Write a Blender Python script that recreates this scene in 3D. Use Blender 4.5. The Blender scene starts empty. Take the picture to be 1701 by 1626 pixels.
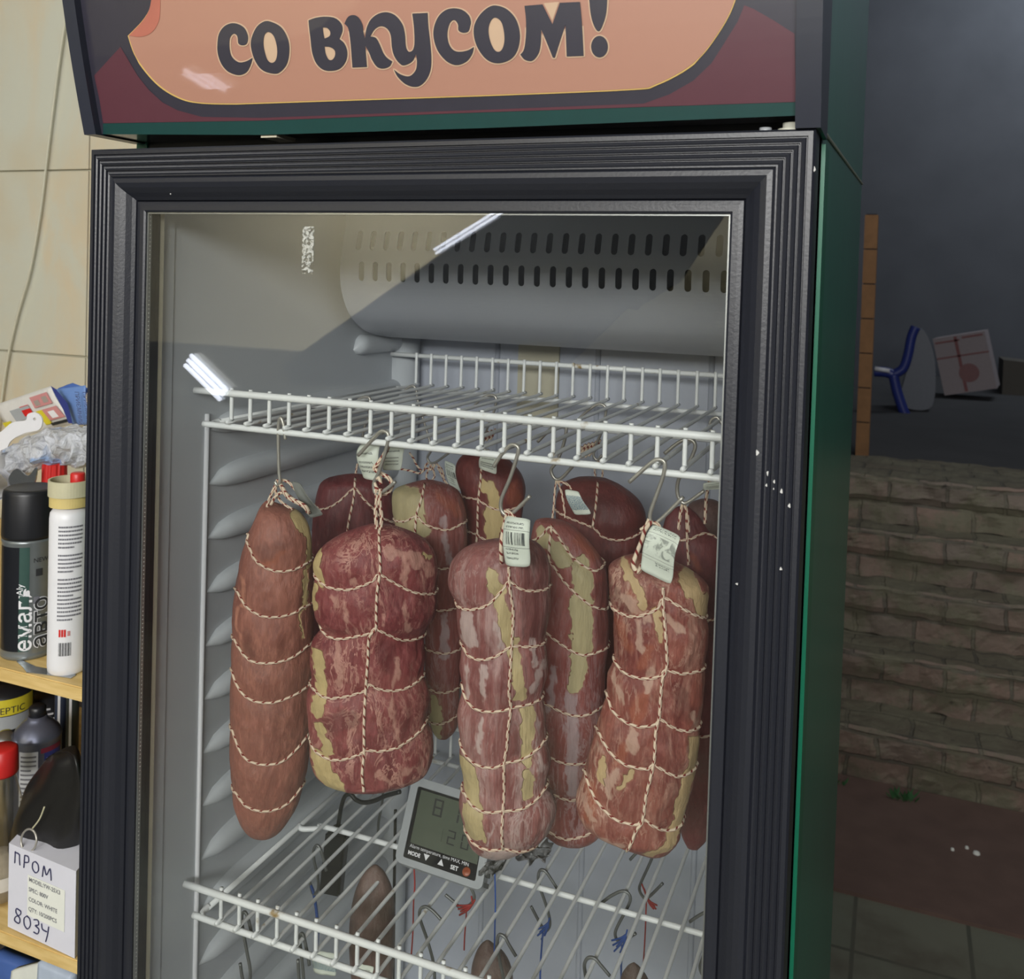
import bpy, bmesh, math, random
import numpy as np
from mathutils import Vector, Matrix
random.seed(5); rng = np.random.default_rng(7)
C = bpy.context.scene.collection
sc = bpy.context.scene

# ------------------------------------------------------------------ camera
CP = np.array([0.6532, -0.6313, 1.8006]); FPX, PX, PY = 1590.3772, 850.5, 506.0445
M3 = np.array([[0.9261, -0.3754, -0.0386], [0.3762, 0.9264, 0.0151], [0.0301, -0.0285, 0.9991]])
cam = bpy.data.cameras.new('camera'); co = bpy.data.objects.new('camera', cam); C.objects.link(co)
R = Matrix([[M3[i][0], M3[i][2], -M3[i][1]] for i in range(3)]).to_quaternion().to_matrix()
cam.dof.use_dof = True; cam.dof.focus_distance = .86; cam.dof.aperture_fstop = 15
co.matrix_world = Matrix.Translation(CP) @ R.to_4x4()
cam.sensor_fit = 'HORIZONTAL'; cam.sensor_width = 36; cam.lens = FPX / 1701 * 36
cam.shift_y = -(813 - PY) / 1701; cam.clip_start = 0.02
sc.camera = co
# ------------------------------------------------------------------ world, lights, exposure
w = bpy.data.worlds.new('world'); sc.world = w; w.use_nodes = True
w.node_tree.nodes['Background'].inputs[0].default_value = (0.75, 0.85, 1, 1)
w.node_tree.nodes['Background'].inputs[1].default_value = 0.03
sc.view_settings.view_transform = 'Standard'; sc.view_settings.look = 'None'
sc.view_settings.exposure = -0.28; sc.view_settings.gamma = 1.0
def area(name, loc, target, sx, sy, power, col=(1, 0.98, 0.93)):
    l = bpy.data.lights.new(name, 'AREA'); l.shape = 'RECTANGLE'; l.size = sx; l.size_y = sy
    l.energy = power; l.color = col
    o = bpy.data.objects.new(name, l); C.objects.link(o); o.location = loc
    o.rotation_euler = (Vector(target) - Vector(loc)).to_track_quat('-Z', 'Y').to_euler()
    return o
area('ceiling_lamp_shop', (0.8, -2.7, 2.45), (0.3, 0.2, 1.55), 1.8, 0.5, 112, (1, 0.99, 0.97))
area('fill_light_side', (-0.75, -0.5, 2.72), (-0.6, 0.3, 1.3), 1.0, 0.35, 5, (1, 0.98, 0.94))  # added light that brightens the tiled wall and left shelf
area('fill_light_back', (-1.5, -2.2, 2.7), (-1.2, -3, 1.3), 1.2, 0.4, 75, (1, 0.97, 0.9))  # added light on the opposite wall, strengthens its reflection in the glass
area('fill_light_stairs', (1.6, 2.2, 2.9), (1.2, 5.6, 1.2), 1.2, 0.4, 25, (0.95, 0.97, 1))  # added fill, the steps are too dark without it
area('fill_light_far', (3.0, 7.6, 5.6), (2.4, 9.3, 4.2), 2.4, 0.5, 130, (0.85, 0.93, 1))  # added light, only brightens the upper part of the far wall

# ------------------------------------------------------------------ helpers
def ray(x, y): return M3 @ np.array([(x - PX) / FPX, 1, -(y - PY) / FPX])
def at(x, y, X=None, Y=None, Z=None):
    d = ray(x, y)
    t = (X - CP[0]) / d[0] if X is not None else ((Y - CP[1]) / d[1] if Y is not None else (Z - CP[2]) / d[2])
    return CP + t * d
def atD(x, y, D): return CP + ray(x, y) * D
def depth(P): return float((np.asarray(P) - CP) @ M3[:, 1])
def tag(o, label=None, cat=None, group=None, kind=None):
    if label: o['label'] = label
    if cat: o['category'] = cat
    if group: o['group'] = group
    if kind: o['kind'] = kind
    return o
def thing(name, loc, label, cat, group=None):
    o = bpy.data.objects.new(name, None); C.objects.link(o); o.location = tuple(float(v) for v in loc); o.empty_display_size = .02
    return tag(o, label, cat, group)
def origin(o):
    p = Vector((0, 0, 0))
    while o is not None: p = p + o.location; o = o.parent
    return p
def obj(name, verts, faces, mat, parent=None, smooth=False, uv=None, attrs=None):
    me = bpy.data.meshes.new(name)
    me.from_pydata([tuple(float(c) for c in v) for v in verts], [], [tuple(int(i) for i in f) for f in faces])
    if uv is not None:
        l = me.uv_layers.new(name='UVMap'); li = np.zeros(len(me.loops), np.int32); me.loops.foreach_get('vertex_index', li)
        l.data.foreach_set('uv', np.asarray(uv, np.float32)[li].ravel())
    for k, v in (attrs or {}).items():
        me.attributes.new(k, 'FLOAT', 'POINT').data.foreach_set('value', np.asarray(v, np.float32).ravel())
    if smooth: me.polygons.foreach_set('use_smooth', [True] * len(me.polygons))
    for m in (mat if isinstance(mat, list) else [mat]): me.materials.append(m)
    me.update()
    o = bpy.data.objects.new(name, me); C.objects.link(o)
    if parent is not None:
        o.parent = parent; o.location = -origin(parent)
    return o
class MB:
    def __init__(s): s.v = []; s.f = []; s.uv = []
    def add(s, v, f, uv=None):
        n = len(s.v); s.v += [tuple(float(c) for c in p) for p in v]; s.f += [tuple(i + n for i in q) for q in f]
        s.uv += [tuple(u) for u in uv] if uv is not None else [(0, 0)] * len(v); return s
    def box(s, a, b):
        (x0, y0, z0), (x1, y1, z1) = a, b
        return s.add([(x0,y0,z0),(x1,y0,z0),(x1,y1,z0),(x0,y1,z0),(x0,y0,z1),(x1,y0,z1),(x1,y1,z1),(x0,y1,z1)],
                     [(0,3,2,1),(4,5,6,7),(0,1,5,4),(1,2,6,5),(2,3,7,6),(3,0,4,7)])
    def obox(s, o, ex, ey, ez):
        o, ex, ey, ez = map(np.asarray, (o, ex, ey, ez))
        v = [o, o+ex, o+ex+ey, o+ey, o+ez, o+ex+ez, o+ex+ey+ez, o+ey+ez]
        return s.add(v, [(0,3,2,1),(4,5,6,7),(0,1,5,4),(1,2,6,5),(2,3,7,6),(3,0,4,7)])
    def tube(s, pts, r, n=8, caps=True):
        P = np.asarray(pts, float); m = len(P); rr = np.broadcast_to(np.asarray(r, float), (m,))
        T = np.gradient(P, axis=0); T /= np.linalg.norm(T, axis=1)[:, None] + 1e-12
        up = np.array([0, 0, 1.]) if abs(T[0][2]) < .9 else np.array([1., 0, 0])
        N = np.cross(T[0], up); N /= np.linalg.norm(N); v = []; uv = []
        L = np.r_[0, np.cumsum(np.linalg.norm(np.diff(P, axis=0), axis=1))]
        for i in range(m):
            N = N - T[i] * (N @ T[i]); N /= np.linalg.norm(N) + 1e-12; B = np.cross(T[i], N)
            for k in range(n):
                a = 2 * math.pi * k / n; v.append(P[i] + rr[i] * (math.cos(a) * N + math.sin(a) * B)); uv.append((L[i], k / n))
        f = [(i*n+k, i*n+(k+1) % n, (i+1)*n+(k+1) % n, (i+1)*n+k) for i in range(m-1) for k in range(n)]
        if caps: f += [tuple(range(n))[::-1], tuple((m-1)*n + k for k in range(n))]
        return s.add(v, f, uv)
    def lathe(s, o, prof, n=40, ax=(0, 0, 1), caps=True):
        ax = np.asarray(ax, float); ax /= np.linalg.norm(ax); h = np.array([1., 0, 0]) if abs(ax[0]) < .9 else np.array([0, 1., 0])
        e1 = h - ax * (h @ ax); e1 /= np.linalg.norm(e1); e2 = np.cross(ax, e1); o = np.asarray(o, float); v = []; uv = []
        for (r, z) in prof:
            for k in range(n):
                a = 2 * math.pi * k / n; v.append(o + ax * z + r * (math.cos(a) * e1 + math.sin(a) * e2)); uv.append((k / n, z))
        m = len(prof); f = [(i*n+k, i*n+(k+1) % n, (i+1)*n+(k+1) % n, (i+1)*n+k) for i in range(m-1) for k in range(n)]
        if caps: f += [tuple(range(n))[::-1], tuple((m-1)*n + k for k in range(n))]
        return s.add(v, f, uv)
    def build(s, name, mat, parent=None, smooth=False): return obj(name, s.v, s.f, mat, parent, smooth, uv=s.uv)
def smooth_pts(pts, n=8, sharp=None, closed=False):
    P = np.asarray([p[:len(pts[0])] for p in pts], float); m = len(P); out = []
    for i in range(m if closed else m - 1):
        if closed: a, b, c, d = P[(i-1) % m], P[i], P[(i+1) % m], P[(i+2) % m]
        else: a, b, c, d = P[max(i-1, 0)], P[i], P[i+1], P[min(i+2, m-1)]
        if sharp:
            if sharp[i]: a = b
            if sharp[(i+1) % m]: d = c
        for k in range(n):
            t = k / n; out.append(.5 * ((2*b) + (c-a)*t + (2*a-5*b+4*c-d)*t*t + (3*b-a-3*c+d)*t**3))
    if not closed: out.append(P[-1])
    return np.array(out)
def grid_faces(nr, nc, wrap=False):
    return [(i*nc+j, i*nc+(j+1) % nc, (i+1)*nc+(j+1) % nc, (i+1)*nc+j) for i in range(nr-1) for j in range(nc if wrap else nc-1)]
def hsh(ix, iy, iz, s):
    with np.errstate(over='ignore'):
        h = (ix.astype(np.int64)*374761393 + iy.astype(np.int64)*668265263 + iz.astype(np.int64)*2147483647 + s*1274126177) & 0xffffffff
        h = ((h ^ (h >> 13)) * 1274126177) & 0xffffffff; h = h ^ (h >> 16)
    return (h & 0xffff) / 65535.
def vnoise(P, s=0):
    P = np.asarray(P, float); i = np.floor(P).astype(np.int64); f = P - i; f = f*f*(3-2*f); r = 0
    for dx in (0, 1):
        for dy in (0, 1):
            for dz in (0, 1):
                wgt = (f[..., 0] if dx else 1-f[..., 0])*(f[..., 1] if dy else 1-f[..., 1])*(f[..., 2] if dz else 1-f[..., 2])
                r = r + wgt*hsh(i[..., 0]+dx, i[..., 1]+dy, i[..., 2]+dz, s)
    return r*2-1
def fbm(P, s=0, o=3): return sum(vnoise(np.asarray(P)*2**k, s+k)/2**k for k in range(o))

# ------------------------------------------------------------------ materials
def srgb(r, g, b):
    f = lambda c: (c/255/12.92) if c/255 <= .04045 else ((c/255+.055)/1.055)**2.4
    return (f(r), f(g), f(b), 1)
class NT:
    def __init__(s, name):
        s.m = bpy.data.materials.new(name); s.m.use_nodes = True; s.t = s.m.node_tree; s.n = s.t.nodes
        s.b = s.n['Principled BSDF']; s.out = s.n['Material Output']
    def node(s, typ, **kw):
        n = s.n.new(typ)
        for k, v in kw.items():
            if k.startswith('i_'):
                k = k[2:]; n.inputs[int(k) if k.isdigit() else k.replace('_', ' ')].default_value = v
            else: setattr(n, k, v)
        return n
    def link(s, a, b): s.t.links.new(a, b)
    def math(s, op, a, b=None, c=None, clamp=False):
        n = s.n.new('ShaderNodeMath'); n.operation = op; n.use_clamp = clamp
        for i, v in enumerate((a, b, c)):
            if v is None: continue
            if isinstance(v, (int, float)): n.inputs[i].default_value = v
            else: s.link(v, n.inputs[i])
        return n.outputs[0]
    def mix(s, f, a, b):
        n = s.n.new('ShaderNodeMix'); n.data_type = 'RGBA'
        for i, v in ((0, f), (6, a), (7, b)):
            if isinstance(v, (int, float, tuple)): n.inputs[i].default_value = v
            else: s.link(v, n.inputs[i])
        return n.outputs[2]
    def noise(s, vec, scale, detail=4, rough=.55, dist=0):
        n = s.node('ShaderNodeTexNoise'); n.inputs['Scale'].default_value = scale; n.inputs['Detail'].default_value = detail
        n.inputs['Roughness'].default_value = rough; n.inputs['Distortion'].default_value = dist
        if vec is not None: s.link(vec, n.inputs['Vector'])
        return n.outputs[0]
    def ramp(s, f, a, b, lo=0., hi=1.):
        n = s.n.new('ShaderNodeMapRange'); n.interpolation_type = 'SMOOTHSTEP'; s.link(f, n.inputs[0])
        for i, v in ((1, a), (2, b), (3, lo), (4, hi)): n.inputs[i].default_value = v
        return n.outputs[0]
    def coord(s, which='Object', scale=None):
        t = s.n.new('ShaderNodeTexCoord').outputs[which]
        if scale is None: return t
        m = s.n.new('ShaderNodeMapping'); m.inputs['Scale'].default_value = scale; s.link(t, m.inputs[0]); return m.outputs[0]
    def bump(s, h, dist=.001, strength=.6):
        b = s.n.new('ShaderNodeBump'); b.inputs['Distance'].default_value = dist; b.inputs['Strength'].default_value = strength
        s.link(h, b.inputs['Height']); s.link(b.outputs[0], s.b.inputs['Normal'])
def mat(name, col, rough=.5, metal=0, var=.12, scale=60, bump=0, coat=0, spec=.5, emit=0):
    t = NT(name); c = srgb(*col) if max(col[:3]) > 1.01 else (*col[:3], 1)
    nz = t.noise(t.coord(), scale, 3)
    d = tuple(v*(1-var) for v in c[:3])+(1,); l = tuple(min(1, v*(1+var)) for v in c[:3])+(1,)
    t.link(t.mix(nz, d, l), t.b.inputs['Base Color']); t.b.inputs['Roughness'].default_value = rough; t.b.inputs['Metallic'].default_value = metal
    t.b.inputs['Coat Weight'].default_value = coat; t.b.inputs['Specular IOR Level'].default_value = spec
    if bump: t.bump(nz, bump)
    if emit:
        t.b.inputs['Emission Color'].default_value = c; t.b.inputs['Emission Strength'].default_value = emit
    return t.m
M = {}
M['frame'] = mat('black_plastic_frame', (31, 33, 41), .38, bump=.0002, scale=400)
M['black'] = mat('black_plastic', (26, 27, 32), .4)
M['cap'] = mat('header_cap_plastic', (40, 43, 54), .35)
M['liner'] = mat('white_liner', (196, 200, 205), .38, var=.04, scale=8)
M['liner2'] = mat('white_panel', (178, 182, 194), .35, var=.03, scale=8)
M['gasket'] = mat('beige_gasket', (186, 180, 160), .6)
M['spacer'] = mat('aluminium_spacer', (150, 152, 150), .4, metal=.7)
M['cover'] = mat('grey_cover', (165, 168, 175), .42, var=.03, scale=10)
M['dark'] = mat('dark_void', (22, 23, 28), .8)
M['steel'] = mat('hook_steel', (176, 172, 164), .34, metal=.55, var=.2)
M['oldsteel'] = mat('tarnished_hook_steel', (108, 110, 110), .4, metal=.5, var=.35)
M['white'] = mat('white_plastic', (222, 222, 226), .4, var=.04)
M['paper'] = mat('white_paper', (222, 224, 216), .7, var=.05)
M['ink'] = mat('black_ink', (40, 42, 44), .7)
M['blueink'] = mat('blue_marker_ink', (45, 45, 85), .6)
M['greyink'] = mat('grey_ink', (110, 110, 118), .7)
M['red'] = mat('red_plastic', (196, 40, 38), .4)
M['tape'] = mat('masking_tape', (205, 185, 120), .6)
M['tape2'] = mat('pale_tape', (190, 185, 155), .5)
M['alum'] = mat('brushed_aluminium', (185, 188, 190), .25, metal=.9)
M['grey'] = mat('grey_plastic', (158, 162, 166), .4)
M['leather'] = mat('black_leather', (24, 23, 23), .42, bump=.0006, scale=90)
M['bluep'] = mat('blue_plastic', (40, 52, 120), .4)
M['redt'] = mat('red_thread', (150, 35, 35), .8)
M['bluet'] = mat('blue_thread', (35, 75, 150), .8)
M['blue_card'] = mat('blue_card', (70, 100, 165), .5)
M['navy'] = mat('navy_card', (45, 55, 120), .5)
M['yellow'] = mat('yellow_label', (205, 190, 50), .5)
M['pink'] = mat('pink_print', (190, 130, 130), .6)
M['sign_orange'] = mat('sign_orange', (164, 120, 102), .42, var=.04, scale=3, coat=.5)
M['sign_cream'] = mat('sign_cream', (188, 160, 134), .42, var=.02, coat=.5)
M['sign_black'] = mat('sign_black', (44, 42, 54), .42, coat=.5)
M['sign_red'] = mat('sign_red', (82, 42, 53), .42, var=.06, coat=.5)
M['sign_pink'] = mat('sign_coral', (168, 98, 82), .42, coat=.5)
M['sign_green'] = mat('sign_green', (14, 58, 56), .4, coat=.4)
def m_wire():
    t = NT('white_coated_wire'); nz = t.noise(t.coord(), 22, 5, .6)
    r = t.ramp(nz, .64, .72); t.link(t.mix(r, srgb(232, 234, 234), srgb(150, 122, 70)), t.b.inputs['Base Color']); t.b.inputs['Roughness'].default_value = .35
    return t.m
M['wire'] = m_wire()
def m_green():
    t = NT('green_side_panel'); v = t.coord('Object', (3, 3, .5)); nz = t.noise(v, 6, 6, .7)
    n2 = t.noise(t.coord('Object', (1, 1, 1)), 70, 3)
    c = t.mix(nz, srgb(30, 100, 82), srgb(46, 128, 106)); c = t.mix(t.ramp(n2, .76, .79), c, srgb(150, 180, 170))
    t.link(c, t.b.inputs['Base Color']); t.b.inputs['Roughness'].default_value = .3
    return t.m
M['green'] = m_green()
def m_rope():
    t = NT('red_cream_twine'); uv = t.coord('UV'); s = t.node('ShaderNodeSeparateXYZ'); t.link(uv, s.inputs[0])
    k = t.math('ADD', t.math('MULTIPLY', s.outputs[0], 118.), s.outputs[1]); fr = t.math('FRACT', k)
    st = t.ramp(fr, .64, .72); edge = t.ramp(fr, .96, 1.0)
    c = t.mix(st, srgb(228, 208, 184), srgb(128, 40, 36)); c = t.mix(edge, c, srgb(228, 208, 184))
    t.link(c, t.b.inputs['Base Color']); t.b.inputs['Roughness'].default_value = .8
    h = t.math('SINE', t.math('MULTIPLY', k, 12.566)); t.bump(h, .0002, .4)
    return t.m
M['rope'] = m_rope()
def m_glass(name, fac, tint, rough=.0):
    t = NT(name); t.n.remove(t.b); tr = t.node('ShaderNodeBsdfTransparent'); tr.inputs[0].default_value = tint
    g = t.node('ShaderNodeBsdfGlossy'); g.inputs['Roughness'].default_value = rough
    lw = t.node('ShaderNodeLayerWeight'); lw.inputs[0].default_value = .5
    fz = t.math('ADD', t.math('MULTIPLY', t.math('POWER', lw.outputs[1], 5.), .96), .04)
    mx = t.node('ShaderNodeMixShader'); t.link(t.math('MULTIPLY', fz, fac, clamp=True), mx.inputs[0])
    t.link(tr.outputs[0], mx.inputs[1]); t.link(g.outputs[0], mx.inputs[2]); t.link(mx.outputs[0], t.out.inputs[0]); return t.m
M['glass'] = m_glass('door_glass', 1.35, (.975, .98, .98, 1)); M['glass2'] = m_glass('inner_door_glass', .35, (.98, .985, .98, 1))
def m_film():
    t = NT('highlight_film_white'); t.n.remove(t.b); tr = t.node('ShaderNodeBsdfTransparent'); tr.inputs[0].default_value = (.9, .9, .93, 1)
    g = t.node('ShaderNodeBsdfGlossy'); g.inputs['Roughness'].default_value = .12
    df = t.node('ShaderNodeBsdfDiffuse'); df.inputs[0].default_value = (.95, .96, 1, 1)  # whitish diffuse colour stands in for lamp highlights
    nz = t.noise(t.coord(), 60, 4, .6, 1.); b = t.node('ShaderNodeBump'); b.inputs['Distance'].default_value = .004; t.link(nz, b.inputs['Height']); t.link(b.outputs[0], g.inputs['Normal'])
    m1 = t.node('ShaderNodeMixShader'); m1.inputs[0].default_value = .85; t.link(g.outputs[0], m1.inputs[1]); t.link(df.outputs[0], m1.inputs[2])
    mx = t.node('ShaderNodeMixShader'); t.link(t.ramp(nz, .35, .7, .03, .38), mx.inputs[0]); t.link(tr.outputs[0], mx.inputs[1]); t.link(m1.outputs[0], mx.inputs[2])
    t.link(mx.outputs[0], t.out.inputs[0]); return t.m
M['film'] = m_film()
def m_tile():
    t = NT('beige_wall_tile'); v = t.coord(); a = t.noise(t.coord('Object', (1, 1, .5)), 7, 5, .6, .8); b = t.noise(v, 3, 3)
    c = t.mix(t.ramp(a, .35, .65), srgb(190, 190, 176), srgb(196, 184, 160)); c = t.mix(t.ramp(b, .5, .72, 0, .6), c, srgb(188, 174, 146))
    t.link(c, t.b.inputs['Base Color']); t.b.inputs['Roughness'].default_value = .22; return t.m
M['tile'] = m_tile(); M['grout'] = mat('grout', (176, 172, 152), .9)
def m_wood(name, a, b):
    t = NT(name); n = t.noise(t.coord('Object', (1, 8, 8)), 12, 5, .6, .5)
    t.link(t.mix(t.ramp(n, .3, .7), srgb(*a), srgb(*b)), t.b.inputs['Base Color']); t.b.inputs['Roughness'].default_value = .5; return t.m
M['wood'] = m_wood('yellow_wood', (196, 164, 100), (216, 188, 128))
def m_brick(name, kind):
    t = NT(name); v = t.coord(); s = t.node('ShaderNodeSeparateXYZ'); t.link(v, s.inputs[0]); c = t.node('ShaderNodeCombineXYZ')
    wob = t.noise(v, 9, 3); x = t.math('ADD', s.outputs[0], t.math('MULTIPLY', wob, .04)); z = t.math('ADD', s.outputs[2 if kind == 'r' else 1], t.math('MULTIPLY', t.noise(v, 5, 2), .03))
    t.link(x, c.inputs[0]); t.link(z, c.inputs[1]); br = t.node('ShaderNodeTexBrick'); t.link(c.outputs[0], br.inputs[0])
    br.inputs['Scale'].default_value = 1; br.inputs['Brick Width'].default_value = .22; br.inputs['Row Height'].default_value = .1 if kind == 'r' else .14
    br.inputs['Mortar Size'].default_value = .008; br.inputs['Mortar Smooth'].default_value = .4; br.inputs['Bias'].default_value = -.1
    if kind == 'r': br.inputs[1].default_value = srgb(132, 112, 100); br.inputs[2].default_value = srgb(116, 108, 98); br.inputs[3].default_value = srgb(100, 94, 84)
    else: br.inputs[1].default_value = srgb(106, 98, 82); br.inputs[2].default_value = srgb(96, 92, 78); br.inputs[3].default_value = srgb(84, 80, 70)
    d = t.noise(v, 6, 6, .7); col = t.mix(t.ramp(d, .42, .62), br.outputs[0], srgb(112, 108, 90)); col = t.mix(t.ramp(t.noise(v, 17, 5, .7), .6, .75), col, srgb(62, 56, 50))
    t.link(col, t.b.inputs['Base Color']); t.b.inputs['Roughness'].default_value = .9; t.bump(t.math('SUBTRACT', t.noise(v, 25, 5, .6), t.math('MULTIPLY', br.outputs[1], 1.)), .009, .8); return t.m
M['brick'] = m_brick('old_brick_risers', 'r'); M['tread'] = m_brick('dusty_brick_treads', 't')
def m_floor():
    t = NT('greenish_floor_tile'); v = t.coord(); br = t.node('ShaderNodeTexBrick'); t.link(v, br.inputs[0]); br.offset = 0
    br.inputs['Scale'].default_value = 1; br.inputs['Brick Width'].default_value = .3; br.inputs['Row Height'].default_value = .3; br.inputs['Mortar Size'].default_value = .006
    br.inputs[1].default_value = srgb(112, 112, 98); br.inputs[2].default_value = srgb(104, 108, 94); br.inputs[3].default_value = srgb(80, 82, 72)
    c = t.mix(t.ramp(t.noise(v, 5, 5), .4, .7), br.outputs[0], srgb(92, 88, 76)); t.link(c, t.b.inputs['Base Color']); t.b.inputs['Roughness'].default_value = .5; return t.m
M['floor'] = m_floor()
M['redfloor'] = mat('worn_red_paint', (98, 78, 70), .85, var=.3, scale=9)
M['plaster'] = mat('dark_plaster', (92, 94, 100), .95, var=.2, scale=2.5)
M['beigewall'] = mat('beige_opposite_wall', (226, 218, 190), .7, var=.03)
M['carton'] = mat('carton_board', (150, 140, 132), .8)
M['postbrick'] = mat('ochre_post', (122, 88, 56), .85, var=.25, scale=25)

# meat material: attributes fat / pale / warm / dark painted as real fat and lean areas of the cut
def m_meat(name, dark, light, pale=(205, 165, 150), fat=(202, 178, 128), marb=.5, sc_=(1, 1, .35), seed=0., blot=.2):
    t = NT(name); mp = t.node('ShaderNodeMapping'); t.link(t.n.new('ShaderNodeTexCoord').outputs['Object'], mp.inputs[0])
    mp.inputs['Scale'].default_value = sc_; mp.inputs['Location'].default_value = (seed, seed*1.7, 0); mp.inputs['Rotation'].default_value = (0, .25, 0); v = mp.outputs[0]
    def att(k):
        a = t.node('ShaderNodeAttribute'); a.attribute_name = k; return a.outputs['Fac']
    big = t.noise(v, 24, 5, .65, .8); fine = t.noise(v, 190, 6, .75, .3)
    v2 = t.node('ShaderNodeMapping'); t.link(t.n.new('ShaderNodeTexCoord').outputs['Object'], v2.inputs[0]); v2.inputs['Rotation'].default_value = (.15, .5, .3); v2.inputs['Scale'].default_value = (1, 1, .12)
    fib = t.noise(v2.outputs[0], 260, 4, .65, .5)
    lt = [min(255, int(q*1.10+14)) for q in light]
    c = t.mix(t.ramp(big, .32, .68), srgb(*dark), srgb(*light))
    c = t.mix(t.math('MULTIPLY', t.ramp(fine, .45, .75), .55), c, srgb(*lt))
    c = t.mix(t.math('MULTIPLY', t.ramp(fib, .5, .72), .30), c, srgb(*[int(a_*.5+b_*.5) for a_, b_ in zip(lt, pale)]))
    c = t.mix(t.math('MULTIPLY', t.ramp(t.noise(v, 85, 5, .7), .55, .8), .45), c, srgb(*[int(q*.68) for q in dark]))
    def ridge_(sc2, w_, d_, lo, hi):
        rid = t.math('ABSOLUTE', t.math('SUBTRACT', t.noise(v, sc2, 5, .66, d_), .5)); mk = t.ramp(rid, w_*.3, w_, 1, 0)
        return t.math('MULTIPLY', mk, t.ramp(t.noise(v, sc2*.45, 3), lo, hi))
    bl_ = t.math('MULTIPLY', t.math('MULTIPLY', t.ramp(t.noise(v, 34, 6, .72, 1.2), .50, .70), t.ramp(fine, .3, .6, .55, 1)), blot)
    c = t.mix(bl_, c, srgb(*[int(a_*.25+b_*.75) for a_, b_ in zip(light, pale)]))
    mk = t.math('MAXIMUM', ridge_(44, .035, 1.5, .46, .62), t.math('MULTIPLY', ridge_(95, .03, 1.0, .48, .6), .6)); mk = t.math('MULTIPLY', mk, marb)
    c = t.mix(mk, c, t.mix(fine, srgb(*[int(q*.9) for q in pale]), srgb(*[min(255, int(q*1.08)) for q in pale])))
    def edge(k, amp=.9, lo=.38, hi=.62):
        a = t.math('ADD', att(k), t.math('MULTIPLY', t.math('SUBTRACT', t.noise(v, 130, 4, .7), .5), amp)); return t.math('MULTIPLY', t.ramp(a, lo, hi), t.ramp(att(k), .02, .2))
    c = t.mix(t.math('MULTIPLY', att('dark'), .55), c, srgb(*[int(q*.74) for q in dark]))
    c = t.mix(t.math('MULTIPLY', att('warm'), .45), c, srgb(170, 96, 66))
    pn = t.mix(fine, srgb(*[int(q*.82) for q in pale]), srgb(*[min(255, int(q*1.08)) for q in pale]))
    c = t.mix(t.math('MULTIPLY', edge('pale', 1.5, .3, .85), .82), c, pn)
    c = t.mix(t.math('MULTIPLY', t.ramp(att('fat'), .02, .45), .45), c, srgb(*[int(a_*.5+b_*.5) for a_, b_ in zip(light, fat)]))
    fn = t.mix(t.noise(v, 70, 5, .7), srgb(*[int(q*.80) for q in fat]), srgb(*[min(255, int(q*1.08)) for q in fat]))
    fm = edge('fat', .7); c = t.mix(fm, c, fn)
    t.link(c, t.b.inputs['Base Color']); t.link(t.ramp(fine, .3, .7, .36, .62), t.b.inputs['Roughness']); t.b.inputs['Specular IOR Level'].default_value = .4
    t.bump(t.math('ADD', t.math('ADD', t.math('MULTIPLY', fine, .35), t.math('MULTIPLY', fib, .15)), t.math('ADD', t.math('MULTIPLY', big, .8), t.math('MULTIPLY', fm, .35))), .003, .85); return t.m

# ================================================================== room shell
FX, FD = .6, .72                       # fridge width, depth
WY = .74
# tiled wall left of and behind the fridge, real tiles over a grout plane
def struct(name, mb, m, smooth=False): return tag(mb.build(name, m, None, smooth), kind='structure')
struct('wall_left', MB().box((-2.6, WY+.004, 0), (.42, WY+.12, 2.95)), M['grout'])
tb = bmesh.new(); Z0 = at(75, 284, Y=WY)[2]; TH = Z0 - at(70, 587, Y=WY)[2]; TX = at(151, 245, Y=WY)[0]; TW = .26
for i in range(-8, 5):
    for j in range(-6, 4):
        x0 = TX + i*TW; z0 = Z0 + j*TH
        if x0 < -2.5 or x0+TW > .45 or z0 < 0 or z0+TH > 3: continue
        r = bmesh.ops.create_cube(tb, size=1)
        bmesh.ops.scale(tb, vec=(TW-.0035, .012, TH-.0035), verts=r['verts']); bmesh.ops.translate(tb, vec=(x0+TW/2, WY+.002, z0+TH/2), verts=r['verts'])
bmesh.ops.bevel(tb, geom=tb.edges[:], offset=.0008, segments=1, affect='EDGES')
me = bpy.data.meshes.new('wall_tiles'); tb.to_mesh(me); tb.free(); me.materials.append(M['tile']); wt = bpy.data.objects.new('wall_tiles', me); C.objects.link(wt); tag(wt, kind='structure')
struct('floor', MB().box((-3, -3.2, -.05), (5, 3.0, 0)), M['floor'])
struct('ceiling', MB().box((-3, -3.2, 2.95), (5, 1.2, 3.0)), mat('ceiling_paint', (200, 200, 195), .9))
struct('wall_front', MB().box((-3.4, -3.3, 0), (5, -3.2, 3.0)), M['beigewall'])
struct('added_reflection_band', MB().box((-3.4, -3.2, 0), (5, -3.12, 1.42)), mat('added_band_grey', (112, 112, 108), .7))  # unseen band added to dim the lower part of the glass reflection
struct('wall_far', MB().box((-1.5, 9.3, .9), (6, 9.4, 6.5)), M['plaster'])
struct('wall_side', MB().box((3.9, 2.9, 0), (4.0, 9.3, 6.5)), M['plaster'])
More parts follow.
